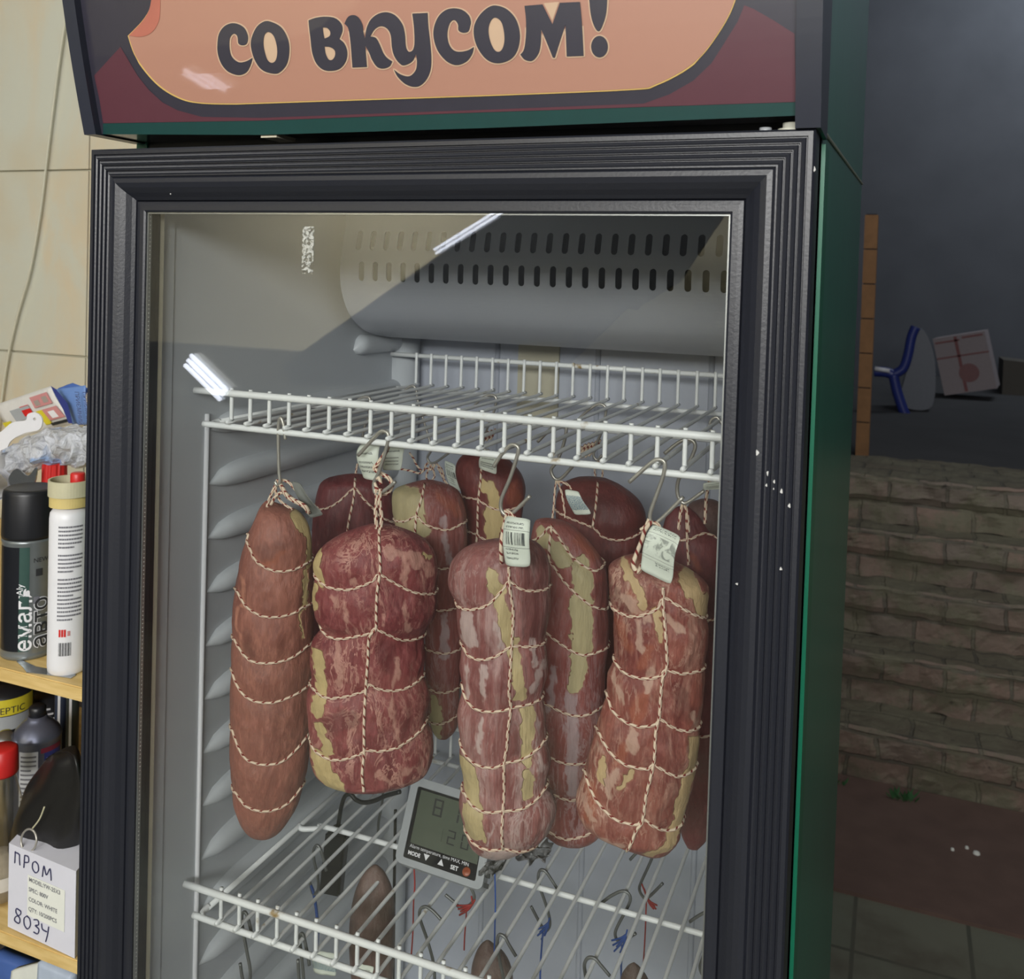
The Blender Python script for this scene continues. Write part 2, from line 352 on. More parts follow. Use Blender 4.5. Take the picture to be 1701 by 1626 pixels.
# brick stairs up to a platform, behind the fridge on the right
ys = [3.02, 3.05, 3.28, 3.48, 3.60, 3.735]
def rough(bm_verts, amp, s): return [(x, y + amp*n1, z + amp*.5*n2) for (x, y, z), n1, n2 in zip(bm_verts, fbm(np.array(bm_verts)*11, s), fbm(np.array(bm_verts)*13, s+9))]
for k in range(1, 6):
    y0 = ys[k]; y1 = (ys[k+1] if k < 5 else 4.2) + .05; z0, z1 = .2*(k-1), .2*k
    nx = 160; xs = np.linspace(-.2, 3.4, nx); prof = [(y0+.02, z0), (y0+.02, z1-.085), (y0-.006, z1-.08), (y0-.008, z1-.01), (y0+.006, z1), (y1, z1)]
    P = []
    for (a, b), (c_, d_) in zip(prof[:-1], prof[1:]):
        for q in np.linspace(0, 1, 5, endpoint=False): P.append((a+(c_-a)*q, b+(d_-b)*q))
    P.append(prof[-1]); v = [(x, y, z) for (y, z) in P for x in xs]; f = grid_faces(len(P), nx)
    o = obj('stair_step', rough(v, .014, k), f, [M['brick'], M['tread']], None, False); tag(o, kind='structure')
    nr = len(P)-1
    for i, p in enumerate(o.data.polygons): p.material_index = 1 if i // (nx-1) >= nr-5 else 0
    o.name = 'trim_%d' % k
struct('trim_6', MB().box((-.2, 4.2, .8), (3.6, 9.3, .985)), mat('dark_platform', (62, 62, 64), .95, var=.25, scale=3))
struct('trim_7', MB().box((-.2, 2.35, 0.0), (3.4, 3.06, .012)), M['redfloor'])

# ================================================================== fridge
F = thing('display_fridge', (FX/2, FD/2, 0), 'upright glass door display fridge with black door frame and green side', 'refrigerator')
BD = .054
# cabinet shell
m = MB(); m.box((FX-.012, BD, .12), (FX, FD, 2.3)); m.box((0, BD, .12), (.012, FD, 2.3)); m.box((.012, FD-.012, .12), (FX-.012, FD, 2.3)); m.box((.012, BD, .12), (FX-.012, FD-.012, .16))
side = m.build('side_panel', M['green'], F)
m = MB(); m.tube([at(1372, 222, X=FX+.001), at(1433, 306, X=FX+.001)], .0011, 6); m.build('panel_seam', mat('seam_silver', (190, 195, 190), .5), side)
m = MB(); m.box((FX-.002, BD-.004, .2), (FX+.0025, BD+.03, 1.897)); m.build('edge_strip', mat('bright_green_edge', (22, 112, 84), .35), side)
MB().box((.012, BD+.002, 1.886), (FX-.012, .3, 1.94)).build('front_crossbar', M['black'], F)
# liner
XL, XR, YB, ZT = .045, .572, .505, 1.88
m = MB(); m.box((.013, BD+.001, .17), (XL, YB+.1, ZT)); m.box((XR, BD+.001, .17), (FX-.013, YB+.1, ZT)); m.box((XL, BD+.001, ZT-.004), (XR, YB+.1, ZT+.005)); m.box((XL, .06, .17), (XR, YB, .2))
m.build('cabinet_liner', M['liner'], F)
m = MB(); m.box((XL, YB, .2), (XR, YB+.02, ZT)); bp = m.build('back_panel', M['liner2'], F)
m = MB()
for q in (XL+.012, .175, .31, .45): m.tube([(q, YB, .2), (q, YB, 1.74)], .0035, 8)
m.build('panel_rib', M['liner2'], bp, True)
m = MB(); m.box((.05, YB-.006, 1.62), (.058, YB+.001, 1.735)); m.build('panel_edge_strip', M['gasket'], bp); MB().box((.205, YB-.004, 1.62), (.26, YB+.001, 1.72)).build('panel_clip', M['gasket'], bp)
m = MB(); m.lathe((XL+.001, YB-.02, .2), [(.024, 0), (.024, 1.52)], 24); m.build('corner_column', M['liner'], F, True)
m = MB(); m.tube([(XL+.0008, .101, .2), (XL+.0008, .103, 1.662)], .0024, 10); m.build('liner_bead', M['white'], F, True)
# side wall supports: rounded tapered ridges
def ridge(z, y0=.108, x=XL, sgn=1, y1=YB-.025):
    nr, nc = 26, 13; v = []
    for i in range(nr):
        t = i/(nr-1); y = y0 + (y1-y0)*t; s = math.sqrt(1-(1-min(t/.16, 1))**2) if t < .16 else 1; s = max(s, .03)
        for j in range(nc):
            a = math.pi*(j/(nc-1)-.5); v.append((x + sgn*(.0135*s*math.cos(a)**.8 if abs(math.cos(a)) > 1e-6 else 0) - sgn*.0006, y, z - .001 + .0125*s*math.sin(a) - .006*(1-s)))
    return v, grid_faces(nr, nc)
zr = 1.65
for k in range(12):
    z = 1.6 - .0524*k
    v, f = ridge(z); obj('shelf_support', v, f, M['liner'], F, True)
v, f = ridge(1.6+.0524); obj('shelf_support', v, f, M['liner'], F, True)
v, f = ridge(1.714, .365); obj('shelf_support', v, f, M['liner'], F, True)
# evaporator cover
prof = smooth_pts([(.502, 1.7165), (.487, 1.718), (.45, 1.7195), (.415, 1.722), (.38, 1.7275), (.357, 1.735), (.333, 1.749), (.317, 1.768), (.3085, 1.79), (.308, 1.816), (.314, 1.846), (.321, 1.876)], 6)
x0, x1, th = .06, .562, .0012
nrm = np.gradient(prof, axis=0); nrm = np.c_[nrm[:, 1], -nrm[:, 0]]; nrm /= np.linalg.norm(nrm, axis=1)[:, None]
inn = prof - nrm*th * (1 if (nrm[-1][0] < 0) else -1)
m = MB(); n = len(prof)
v = [(x0, *p) for p in prof]+[(x1, *p) for p in prof]+[(x0, *p) for p in inn]+[(x1, *p) for p in inn]
f = []
for i in range(n-1):
    f += [(i, i+1, n+i+1, n+i), (2*n+i, 3*n+i, 3*n+i+1, 2*n+i+1), (i, 2*n+i, 2*n+i+1, i+1), (n+i, n+i+1, 3*n+i+1, 3*n+i)]
f += [(0, n, 3*n, 2*n), (n-1, 3*n-1, 4*n-1, 2*n-1)]
cov = obj('evaporator_cover', v, f, M['cover'], F, False)
cut = MB()
def capsule(cx, cz, w_, h_, y0, y1):
    pts = []
    for k in range(9): a = math.pi*k/8; pts.append((cx+w_/2*math.cos(a), cz+h_/2-w_/2+w_/2*math.sin(a)))
    for k in range(9): a = math.pi+math.pi*k/8; pts.append((cx+w_/2*math.cos(a), cz-h_/2+w_/2+w_/2*math.sin(a)))
    q = len(pts); vv = [(x, y0, z) for x, z in pts]+[(x, y1, z) for x, z in pts]
    cut.add(vv, [tuple(range(q)), tuple(range(q, 2*q))[::-1]]+[(k, q+k, q+(k+1) % q, (k+1) % q) for k in range(q)])
for k in range(24):
    capsule(.0815+.01766*k, 1.8375, .0068, .022, .27, .36)
    capsule(.0880+.01766*k, 1.8025, .0068, .022, .27, .36)
co_ = obj('cutter', cut.v, cut.f, M['dark'])
bmt = bmesh.new(); bmt.from_mesh(co_.data); bmesh.ops.recalc_face_normals(bmt, faces=bmt.faces); bmt.to_mesh(co_.data); bmt.free()
bmt = bmesh.new(); bmt.from_mesh(cov.data); bmesh.ops.recalc_face_normals(bmt, faces=bmt.faces); bmt.to_mesh(cov.data); bmt.free()
md = cov.modifiers.new('slots', 'BOOLEAN'); md.operation = 'DIFFERENCE'; md.solver = 'EXACT'; md.object = co_; co_.location = cov.location*0
bpy.context.view_layer.update(); dg = bpy.context.evaluated_depsgraph_get()
nm = bpy.data.meshes.new_from_object(cov.evaluated_get(dg)); cov.modifiers.clear(); cov.data = nm
for p in nm.polygons: p.use_smooth = abs(p.normal.x) < .3 and False
bpy.data.objects.remove(co_)
MB().box((.07, .345, 1.755), (.55, .50, ZT-.006)).build('evaporator_block', M['dark'], F)

# door
D = thing('door', (FX/2, 0, 1), None, None); D.parent = F; D.location = Vector((FX/2, 0, 1)) - origin(F)
DZ0, DZ1 = .2, 1.9
pf = [(0, .046), (0, .0015), (.0015, 0), (.0035, 0)]
for k in range(4):
    a = .0045+.0046*k; pf += [(a, 0), (a+.0005, .0016), (a+.0010, .0016), (a+.0016, .0002), (a+.0030, -.0006), (a+.0042, 0)]
pf += [(.0235, .0), (.0245, .0012), (.0255, .0), (.029, -.0005), (.033, .001), (.037, .004), (.0405, .0075), (.0430, .0095), (.0437, .012), (.0445, .010), (.0475, .0095), (.0515, .0095), (.053, .0105), (.053, .012), (.053, .028), (0, .030), (0, .048)]
W2 = FX/2
def side_piece(name, A, B, inw):        # frame side between mitred corners A and B, inw = inward unit vector
    A, B, inw = map(np.asarray, (A, B, inw)); d = (B-A)/np.linalg.norm(B-A); v = []
    for (w_, y) in pf: v.append(A + inw*w_ + d*w_ + np.array([0, y, 0]))
    for (w_, y) in pf: v.append(B + inw*w_ - d*w_ + np.array([0, y, 0]))
    q = len(pf); f = [(k, k+1, q+k+1, q+k) for k in range(q-1)]
    o = obj(name, v, f, M['frame'], D); return o
side_piece('top_rail', (0, 0, DZ1), (FX, 0, DZ1), (0, 0, -1.)); side_piece('left_stile', (0, 0, DZ0), (0, 0, DZ1), (1., 0, 0))
side_piece('right_stile', (FX, 0, DZ0), (FX, 0, DZ1), (-1., 0, 0)); side_piece('bottom_rail', (0, 0, DZ0), (FX, 0, DZ0), (0, 0, 1.))
gx0, gx1, gz0, gz1 = .0531, FX-.0531, DZ0+.0531, DZ1-.0531
for yy in (.0115, .0225):
    MB().box((gx0, yy, gz0), (gx1, yy+.0006, gz1)).build('glass_pane', M['glass' if yy < .02 else 'glass2'], D)
def ring(name, y0, y1, wd, m_, x0=gx0, x1=gx1, z0=gz0, z1=gz1):
    b = MB(); b.box((x0, y0, z0), (x0+wd, y1, z1)); b.box((x1-wd, y0, z0), (x1, y1, z1)); b.box((x0+wd, y0, z1-wd), (x1-wd, y1, z1)); b.box((x0+wd, y0, z0), (x1-wd, y1, z0+wd)); return b.build(name, m_, D)
ring('glass_spacer', .0125, .0165, .0012, M['spacer']); ring('inner_channel', .017, .0222, .0010, M['black'])
b = MB()
for k in range(420): z = 1.85-.0036*k; b.box((gx0+.0011, .0142, z), (gx0+.0014, .0150, z+.0009))
b.build('spacer_perforation', mat('perforation_grey', (205, 205, 200), .5), D)
ring('door_gasket', .0285, .0335, .0045, M['gasket'], gx0-.005, gx1+.005, gz0-.005, gz1+.005)
ring('door_liner', .0340, .0535, .030, M['liner'], gx0-.0365, gx1+.0365, gz0-.034, gz1+.034)
def m_res():
    t = NT('tape_residue'); df = t.b; df.inputs['Base Color'].default_value = srgb(214, 216, 210); tr = t.node('ShaderNodeBsdfTransparent'); mx = t.node('ShaderNodeMixShader')
    t.link(t.ramp(t.noise(t.coord(), 420, 4, .7), .42, .62, 0, .5), mx.inputs[0]); t.link(tr.outputs[0], mx.inputs[1]); t.link(df.outputs[0], mx.inputs[2]); t.link(mx.outputs[0], t.out.inputs[0]); return t.m
pa, pb_ = at(503, 376, Y=.011), at(520, 455, Y=.011); MB().box((pa[0], .0108, pb_[2]), (pb_[0], .0114, pa[2])).build('tape_residue', m_res(), D)
# chips in the frame paint
chips = [(1258, 752, 5, 9), (1275, 786, 3, 8), (1286, 800, 3, 6), (1298, 816, 4, 8), (1311, 840, 4, 7), (1273, 806, 3, 5), (1297, 945, 4, 5), (1224, 970, 4, 3), (1353, 281, 3, 9), (1285, 812, 2, 3), (283, 322, 2, 2)]
chm = mat('pale_chip', (190, 190, 188), .8)
for (px, py, w_, h_) in chips:
    b = MB()
    P = at(px, py, Y=-.0006); s = depth(P)/FPX; n_ = 9; ptsv = []
    for k in range(n_): a = 2*math.pi*k/n_; rr = 1+.3*math.sin(3*a+px); ptsv.append(P + np.array([math.cos(a)*w_*s*rr*.5, 0, math.sin(a)*h_*s*rr*.5]))
    ptsv += [q+np.array([0, .0008, 0]) for q in ptsv]; b.add(ptsv, [tuple(range(n_))]+[(k, (k+1) % n_, n_+(k+1) % n_, n_+k) for k in range(n_)])
    b.build('paint_chip', chm, D)
h = MB(); P = at(1316, 206, Y=.018); h.lathe((P[0], .018, 1.9), [(.009, 0), (.009, .0025), (.006, .0028), (.006, .0065), (.0, .0068)], 24)
h.build('hinge', mat('ivory_hinge', (200, 200, 186), .5), D, True)
h = MB(); P = at(1272, 206, Y=.018); h.lathe((P[0], .018, 1.9), [(.004, 0), (.004, .004), (0, .0045)], 16); h.build('hinge_pin', M['grey'], D, True)

# header light box
def hy(z): t = z - 1.9122; return -.003 - .275*t + .35*t*t if t > 0 else -.003 - .275*t
H = thing('header', (FX/2, .02, 2.0), None, None); H.parent = F; H.location = Vector((FX/2, .02, 2.0)) - origin(F)
HX0, HX1, HZ0, HZ1 = .012, .5875, 1.9125, 2.26
zs = np.linspace(HZ0, HZ1, 40)
def header_solid(name, xa, xb, off, m_, z0=HZ0):
    zz = np.linspace(z0, HZ1, 40); v = []
    for x in (xa, xb):
        v += [(x, hy(z)+off, z) for z in zz] + [(x, .052, HZ1), (x, .052, z0)]
    q = 42; f = [tuple(range(q)), tuple(range(q, 2*q))[::-1]] + [(k, q+k, q+(k+1) % q, (k+1) % q) for k in range(q)]
    o = obj(name, v, f, m_, H); return o
header_solid('end_cap', -.001, HX0, -.003, M['cap'], 1.9118); header_solid('end_cap', HX1, FX+.003, -.003, M['cap'], 1.900)
header_solid('sign_box', HX0, HX1, .004, M['sign_black'], 1.913)
def on_face(px, py, off):
    z = 1.95
    P = at(px, py, Y=0)
    for _ in range(12): P = at(px, py, Y=hy(P[2]))
    return P[0], P[2]
def face_poly(name, loops, off, m_, parent=None, px=True, sharp=True):
    """flat-printed shape on the curved sign face; loops = outer then holes, in image px"""
    bm = bmesh.new(); es = []
    for lp in loops:
        P = [on_face(x, y, off) for x, y in lp] if px else lp
        vs = [bm.verts.new((p[0], 0, p[1])) for p in P]
        es += [bm.edges.new((vs[i], vs[(i+1) % len(vs)])) for i in range(len(vs))]
    bmesh.ops.triangle_fill(bm, use_beauty=True, use_dissolve=False, edges=es)
    for z in np.arange(1.92, 2.26, .012):
        bmesh.ops.bisect_plane(bm, geom=bm.verts[:]+bm.edges[:]+bm.faces[:], plane_co=(0, 0, z), plane_no=(0, 0, 1))
    for v in bm.verts: v.co.y = hy(v.co.z) + .004 - off
    bmesh.ops.recalc_face_normals(bm, faces=bm.faces)
    for f in bm.faces:
        if f.normal.y > 0: f.normal_flip()
    me = bpy.data.meshes.new(name); bm.to_mesh(me); bm.free(); me.materials.append(m_)
    o = bpy.data.objects.new(name, me); C.objects.link(o); o.parent = parent or H; o.location = -origin(o.parent); return o
def sm(pts, n=6): return [tuple(p) for p in smooth_pts([q[:2] for q in pts], n, [len(q) > 2 for q in pts], True)]
orange = sm([(209, 58, 1), (223, 95), (256, 136), (293, 160), (330, 169), (388, 170.5, 1), (800, 156.5, 1), (1039, 146.5), (1088, 138), (1150, 103), (1191, 53), (1218, 0), (1232, -70, 1), (262, -70, 1), (249, 0), (236, 29)])
cream = [(x + (1.8 if x > 1000 else (-1.8 if x < 320 else 0)), y + (2 if y > 100 else 0)) for x, y in orange]
face_poly('sign_red_corner', [[(194.6, 76), (210, 102), (223, 124), (242, 148), (265, 169), (290, 182), (330, 193), (430, 194.5), (700, 184.5), (800, 181), (1067, 170.5), (1110, 155), (1150, 132), (1180, 103), (1200, 72), (1224, 33), (1235, 6), (1250, 12), (1285, 32), (1319, 54), (1321, 167.5), (800, 185), (430, 199), (166, 203.5), (160, 165), (151, 124)]], .0004, M['sign_red'])
face_poly('sign_green_band', [[(166, 204), (430, 199.5), (800, 185.5), (1321, 168), (1321, 190.5), (800, 211.5), (430, 223), (166, 222)]], .0005, M['sign_green'])
face_poly('sign_outline', [sm(cream[::6]) if False else cream], .0007, mat('sign_gold_line', (196, 164, 96), .4))
face_poly('sign_plaque', [orange], .0010, M['sign_orange'])
face_poly('sign_spot', [sm([(249, -60, 1), (247, 0), (236, 29), (210, 57.5, 1), (228, 60), (246, 54), (258, 38), (262, 15), (262, -60, 1)])], .0013, M['sign_pink'])
S = 1/4.86
def cr(pts, ox): return sm([(p[0]*S+ox, p[1]*S) + tuple(p[2:]) for p in pts])
letters = [
 ('с', 340, [[(335,290),(325,345),(290,360),(258,345),(252,300),(240,275),(215,268),(190,300),(185,360),(195,430),(220,470),(265,498),(320,490),(372,462,1),(360,510),(330,570),(285,598),(235,598),(170,570),(120,510),(92,430),(88,350),(100,270),(140,210),(200,182),(260,190),(310,225)]]),
 ('о', 340, [[(505,165),(600,210),(655,300),(670,400),(650,510),(590,580),(530,588),(450,560),(395,490),(362,390),(362,310),(400,220),(450,175)],[(500,252),(540,280),(565,350),(572,420),(560,480),(530,502),(495,480),(470,410),(460,340),(470,275)]]),
 ('в', 340, [[(825,158,1),(880,138),(960,128),(1040,140),(1090,185),(1100,240),(1075,308,1),(1115,345),(1138,410),(1130,480),(1090,540),(1030,565),(950,560),(890,510),(855,420),(840,300),(830,220)],[(940,215,1),(975,220),(1000,250),(995,285),(955,305,1),(945,260)],[(955,370,1),(1000,375),(1035,400),(1040,440),(1020,475),(990,475),(965,430)]]),
 ('ку', 340, [[(1115,185,1),(1145,130),(1190,115),(1230,135),(1260,190),(1268,250),(1282,302,1),(1295,220),(1330,150),(1390,105),(1460,92),(1530,120),(1585,190),(1605,270),(1612,360),(1625,400),(1645,412),(1670,395),(1682,340),(1678,220),(1664,103,1),(1789,97,1),(1794,200),(1809,330),(1819,470),(1809,570),(1769,650),(1704,695),(1620,680),(1550,620),(1515,555,1),(1570,595),(1640,610),(1690,565),(1702,500),(1694,432,1),(1664,490),(1600,522),(1560,505),(1520,450),(1500,380),(1490,280),(1460,225),(1410,205),(1360,230),(1325,288,1),(1370,300),(1400,350),(1430,420),(1460,460),(1503,490,1),(1480,530),(1430,548),(1380,535),(1340,480),(1315,420),(1285,365,1),(1290,440),(1298,535,1),(1180,540,1),(1170,400),(1160,300),(1145,220)]]),
 ('с', 670, [[(530,200),(515,245),(475,258),(435,240),(430,190),(400,155),(365,180),(345,260),(355,340),(390,395),(440,412),(510,400),(560,372,1),(545,430),(500,490),(420,520),(340,490),(270,410),(235,310),(235,220),(270,130),(330,75),(400,60),(470,75),(520,120),(535,170)]]),
 ('о', 670, [[(745,38),(830,70),(900,150),(932,270),(915,390),(860,470),(760,505),(670,480),(600,400),(562,300),(562,200),(610,110),(680,50)],[(735,135),(780,170),(802,250),(805,330),(785,395),(750,412),(715,380),(685,300),(678,220),(700,155)]]),
 ('м', 670, [[(968,40,1),(1115,28,1),(1195,188,1),(1255,15,1),(1418,8,1),(1435,200),(1448,445,1),(1310,450,1),(1300,195,1),(1265,300),(1215,460,1),(1198,460,1),(1150,340),(1105,235,1),(1100,350),(1080,430),(1030,485),(970,475),(935,435,1),(965,390),(980,280),(980,150)]]),
 ('!', 670, [[(1490,-40,1),(1640,-40,1),(1630,100),(1600,200),(1570,245),(1535,210),(1505,110)]]),
 ('!', 670, [[(1576+68*math.cos(a), 370+87*math.sin(a)) for a in np.linspace(0, 2*math.pi, 12, endpoint=False)]])]
def offset_loop(lp, d):
    P = np.array([q[:2] for q in lp], float); n = len(P); T = np.roll(P, -1, 0)-np.roll(P, 1, 0); T /= np.linalg.norm(T, axis=1)[:, None]+1e-9
    ar = .5*np.sum(P[:, 0]*np.roll(P[:, 1], -1)-np.roll(P[:, 0], -1)*P[:, 1]); N = np.c_[T[:, 1], -T[:, 0]]*(1 if ar > 0 else -1)
    return [tuple(q) for q in P+N*d]
for ch, ox, lps in letters:
    L = [cr(lp, ox) for lp in lps]
    face_poly('letter_outline', [offset_loop(L[0], 2.3)], .0014, M['sign_cream'])
    face_poly('letter', L, .0019, M['sign_black'])
# header side on the right continues the cabinet side; small bracket under the header
MB().box((HX0+.163, .004, 1.906), (HX0+.178, .03, 1.909)).build('header_bracket', M['gasket'], H)

# ================================================================== wire shelves
SX0 = .088; SP = .02095; NW = 22; SY0, SY1 = .081, .447
def wire_shelf(zw, label, rear=True):
    T = thing('wire_shelf', (.31, .26, zw), label, 'shelf', 'white wire shelves in the fridge')
    zf = zw+.0265; x0, x1 = .0495, .569
    def tb_(name, pts, r, n=10): return MB().tube(pts, r, n).build(name, M['wire'], T, True)
    tb_('front_rail', smooth_pts([(x0, SY0, zf), (.2, SY0, zf+.0002), (.4, SY0, zf), (x1, SY0, zf)], 4), .0032, 12)
    # frame loop: lower front bar, bent back along the sides
    loop = [(x0+.012, SY0+.02, zw-.004), (x0+.012, SY0+.012, zw-.005), (x0+.017, SY0+.0062, zw-.005), (x0+.026, SY0+.0052, zw-.005), (.31, SY0+.005, zw-.005), (x1-.026, SY0+.0052, zw-.005), (x1-.017, SY0+.0062, zw-.005), (x1-.012, SY0+.012, zw-.005), (x1-.012, SY0+.02, zw-.004)]
    tb_('front_bar', smooth_pts(loop, 6), .0029, 10)
    for s, xx in ((0, x0+.0125), (1, x1-.0125)): tb_('side_rail', [(xx, SY0+.018, zw-.0045), (xx, SY1, zw-.0045)], .0026)
    cb = [(x0+.011, .252, zw-.0046), (x0+.018, .2475, zw-.005), (x0+.034, .256, zw-.0052), (x0+.05, .262, zw-.0052), (.31, .262, zw-.0052), (x1-.03, .262, zw-.0052), (x1-.011, .256, zw-.005)]
    tb_('cross_bar', smooth_pts(cb, 5), .0028)
    tb_('rear_bar', [(x0+.01, SY1-.006, zw-.005), (x1-.01, SY1-.006, zw-.005)], .0028)
    tb_('rear_rail', [(x0, SY1+.0035, zw+.037), (x1, SY1+.0035, zw+.037)], .0029)
    for k in range(NW):
        x = SX0+SP*k + rng.normal(0, .0003)
        p = [(x, SY0+.0045, zf+.0042), (x, SY0+.0045, zw+.006), (x, SY0+.0055, zw+.0012), (x, SY0+.010, zw), (x, .262, zw+rng.normal(0, .0003)), (x, SY1-.006, zw), (x, SY1-.001, zw+.0015), (x, SY1, zw+.006), (x, SY1, zw+.041)]
        tb_('wire', smooth_pts(p, 4), .0019, 8)
    return T
wire_shelf(1.6605, 'upper white wire shelf with meat hooks hung under it')
wire_shelf(1.1935, 'lower white wire shelf holding the thermometer, rust stained wires')

# ================================================================== hanging meat
def seg_dist(Q, pts, r=None):
    P = np.asarray(pts, float); best = np.full(Q.shape[:-1], 1e9)
    if len(P) == 1: return np.linalg.norm(Q-P[0], axis=-1)
    for a, b in zip(P[:-1], P[1:]):
        d = b-a; t = np.clip(((Q-a)@d)/(d@d+1e-9), 0, 1); best = np.minimum(best, np.linalg.norm(Q-(a+t[..., None]*d), axis=-1))
    return best
class Meat:
    def __init__(s, name, label, rows, Y, dr, mt, rings, vert, patches, nr=200, nc=220, lump=.05, seed=1, group='cured meat joints hanging from the upper shelf', ropew=.00145, Yb=None):
        rows = np.array(rows, float); s.rows = rows; s.Y = Y; s.dr = dr; s.Yb = Y if Yb is None else Yb; s.seed = seed; s.lump = lump
        t = np.r_[0, np.cumsum(np.hypot(np.diff(rows[:, 0]), np.diff(rows[:, 1])*.4)+1e-6)]
        sp = smooth_pts([tuple(r) for r in rows], 10); s.sy = np.maximum.accumulate(sp[:, 0]); s.sl = sp[:, 1]; s.sr = sp[:, 2]
        s.y0, s.y1 = rows[0, 0], rows[-1, 0]
        s.rings = [np.array(smooth_pts([tuple(q) for q in r], 4)) for r in rings]
        s.vert = np.array(smooth_pts([tuple(q) for q in vert], 4)) if vert else None
        # row positions: denser at both ends
        u = np.linspace(0, 1, nr); yy = s.y0 + (s.y1-s.y0)*(.5-.5*np.cos(math.pi*u))*.35 + (s.y1-s.y0)*u*.65
        xc = (np.interp(yy, s.sy, s.sl)+np.interp(yy, s.sy, s.sr))/2
        th = np.linspace(0, 2*math.pi, nc, endpoint=False)
        TH, YY = np.meshgrid(th, yy); P = s.surf(TH, YY)
        v = P.reshape(-1, 3); f = grid_faces(nr, nc, True)
        top = P[0].mean(0)+np.array([0, 0, .0012]); bot = P[-1].mean(0)-np.array([0, 0, .0012])
        v = np.vstack([v, top, bot]); f += [(nr*nc, (k+1) % nc, k) for k in range(nc)] + [(nr*nc+1, (nr-1)*nc+k, (nr-1)*nc+(k+1) % nc) for k in range(nc)]
        # painted fat / lean areas
        W = s.hw(YY); Q = np.stack([s.xc(YY)+W*np.sin(TH)*np.where(np.cos(TH) < 0, 1.0, 1.0), YY], -1)
        nz = np.stack([vnoise(np.stack([Q[..., 0]*.11, Q[..., 1]*.07, TH*0+seed], -1), 3)+.6*vnoise(np.stack([Q[..., 0]*.3, Q[..., 1]*.22, TH*0+seed], -1), 5), vnoise(np.stack([Q[..., 0]*.1, Q[..., 1]*.08, TH*0+seed+9], -1), 4)], -1)
        Qn = Q + nz*np.array([4.5, 6.])
        A = {k: np.zeros(TH.shape) for k in ('fat', 'pale', 'warm', 'dark')}
        for kind, wd, pts in patches:
            d = seg_dist(Qn, pts); m_ = np.clip((wd/2-d)/(7 if kind == 'fat' else 9)+.5, 0, 1); m_ = m_*m_*(3-2*m_)
            if kind in ('fat',): A[kind] = np.maximum(A[kind], m_)
            else: A[kind] = np.maximum(A[kind], m_*(.85 if kind != 'dark' else .8))
        for k in ('pale', 'warm', 'dark'): A[k] = A[k]*(1-A['fat'])
        attrs = {k: np.r_[a.ravel(), 0, 0] for k, a in A.items()}
        top_o = s.P0(s.y0)
        s.root = thing(name, top_o, label, 'cured meat', group)
        o = obj('meat_body', v, f, mt, s.root, True, attrs=attrs)
        # twine
        for i, rg in enumerate(s.rings):
            yv = rg[:, 1]; ux = np.clip((rg[:, 0]-s.xc(yv))/s.hw(yv), -.985, .985); ph = np.arcsin(ux); od = np.argsort(ph); ph = ph[od]; yv = yv[od]
            full = np.linspace(-math.pi/2, math.pi/2, 90); yf = np.interp(full, ph, yv)
            back = np.linspace(math.pi/2, 3*math.pi/2, 60)[1:-1]; yb = yf[-1] + (yf[0]-yf[-1])*(back-math.pi/2)/math.pi
            TT = np.r_[full, back, full[:1]+2*math.pi]; Yq = np.r_[yf, yb, yf[:1]]
            MB().tube(s.surf(TT, Yq, ropew*.45), ropew*.8, 8, False).build('twine', M['rope'], s.root, True)
        if s.vert is not None:
            yv = s.vert[:, 1]; ux = np.clip((s.vert[:, 0]-s.xc(np.clip(yv, s.y0+1, s.y1-1)))/s.hw(np.clip(yv, s.y0+1, s.y1-1)), -.97, .97)
            MB().tube(s.surf(np.arcsin(ux), np.clip(yv, s.y0+.5, s.y1-1), ropew*.6), ropew*.85, 8).build('twine', M['rope'], s.root, True)
    def xc(s, y): return (np.interp(y, s.sy, s.sl)+np.interp(y, s.sy, s.sr))/2
    def hw(s, y): return np.maximum((np.interp(y, s.sy, s.sr)-np.interp(y, s.sy, s.sl))/2, 1.5)
    def P0(s, y):
        t = (y-s.y0)/(s.y1-s.y0); return at(float(s.xc(y)), float(y), Y=s.Y+(s.Yb-s.Y)*t)
    def surf(s, TH, YY, off=0.):
        TH = np.asarray(TH, float); YY = np.asarray(YY, float); sh = YY.shape; y = YY.ravel(); th = TH.ravel()
        xc = s.xc(y); hw = s.hw(y); tt = (y-s.y0)/(s.y1-s.y0); Yd = s.Y+(s.Yb-s.Y)*tt
        D = (M3 @ np.stack([(xc-PX)/FPX, np.ones_like(xc), -(y-PY)/FPX])).T
        k = (Yd-CP[1])/D[:, 1]; P = CP + D*k[:, None]; dep = (P-CP) @ M3[:, 1]; r = hw*dep/FPX
        e2 = -D.copy(); e2[:, 2] = 0; e2 /= np.linalg.norm(e2, axis=1)[:, None]; e1 = np.stack([-e2[:, 1], e2[:, 0], 0*e2[:, 0]], 1)
        cth, sth = np.cos(th), np.sin(th); r = r/np.sqrt(1+.0*r)
        # string constrictions
        g = np.zeros_like(y); wrap = (th+math.pi) % (2*math.pi)-math.pi
        for rg in s.rings:
            yv = rg[:, 1]; ph = np.arcsin(np.clip((rg[:, 0]-s.xc(yv))/s.hw(yv), -.985, .985)); od = np.argsort(ph)
            yk = np.where(np.abs(wrap) <= math.pi/2, np.interp(wrap, ph[od], yv[od]), yv[od][0]*.5+yv[od][-1]*.5)
            d = np.abs(y-yk); g = np.maximum(g, .10*np.exp(-(d/15)**1.2))
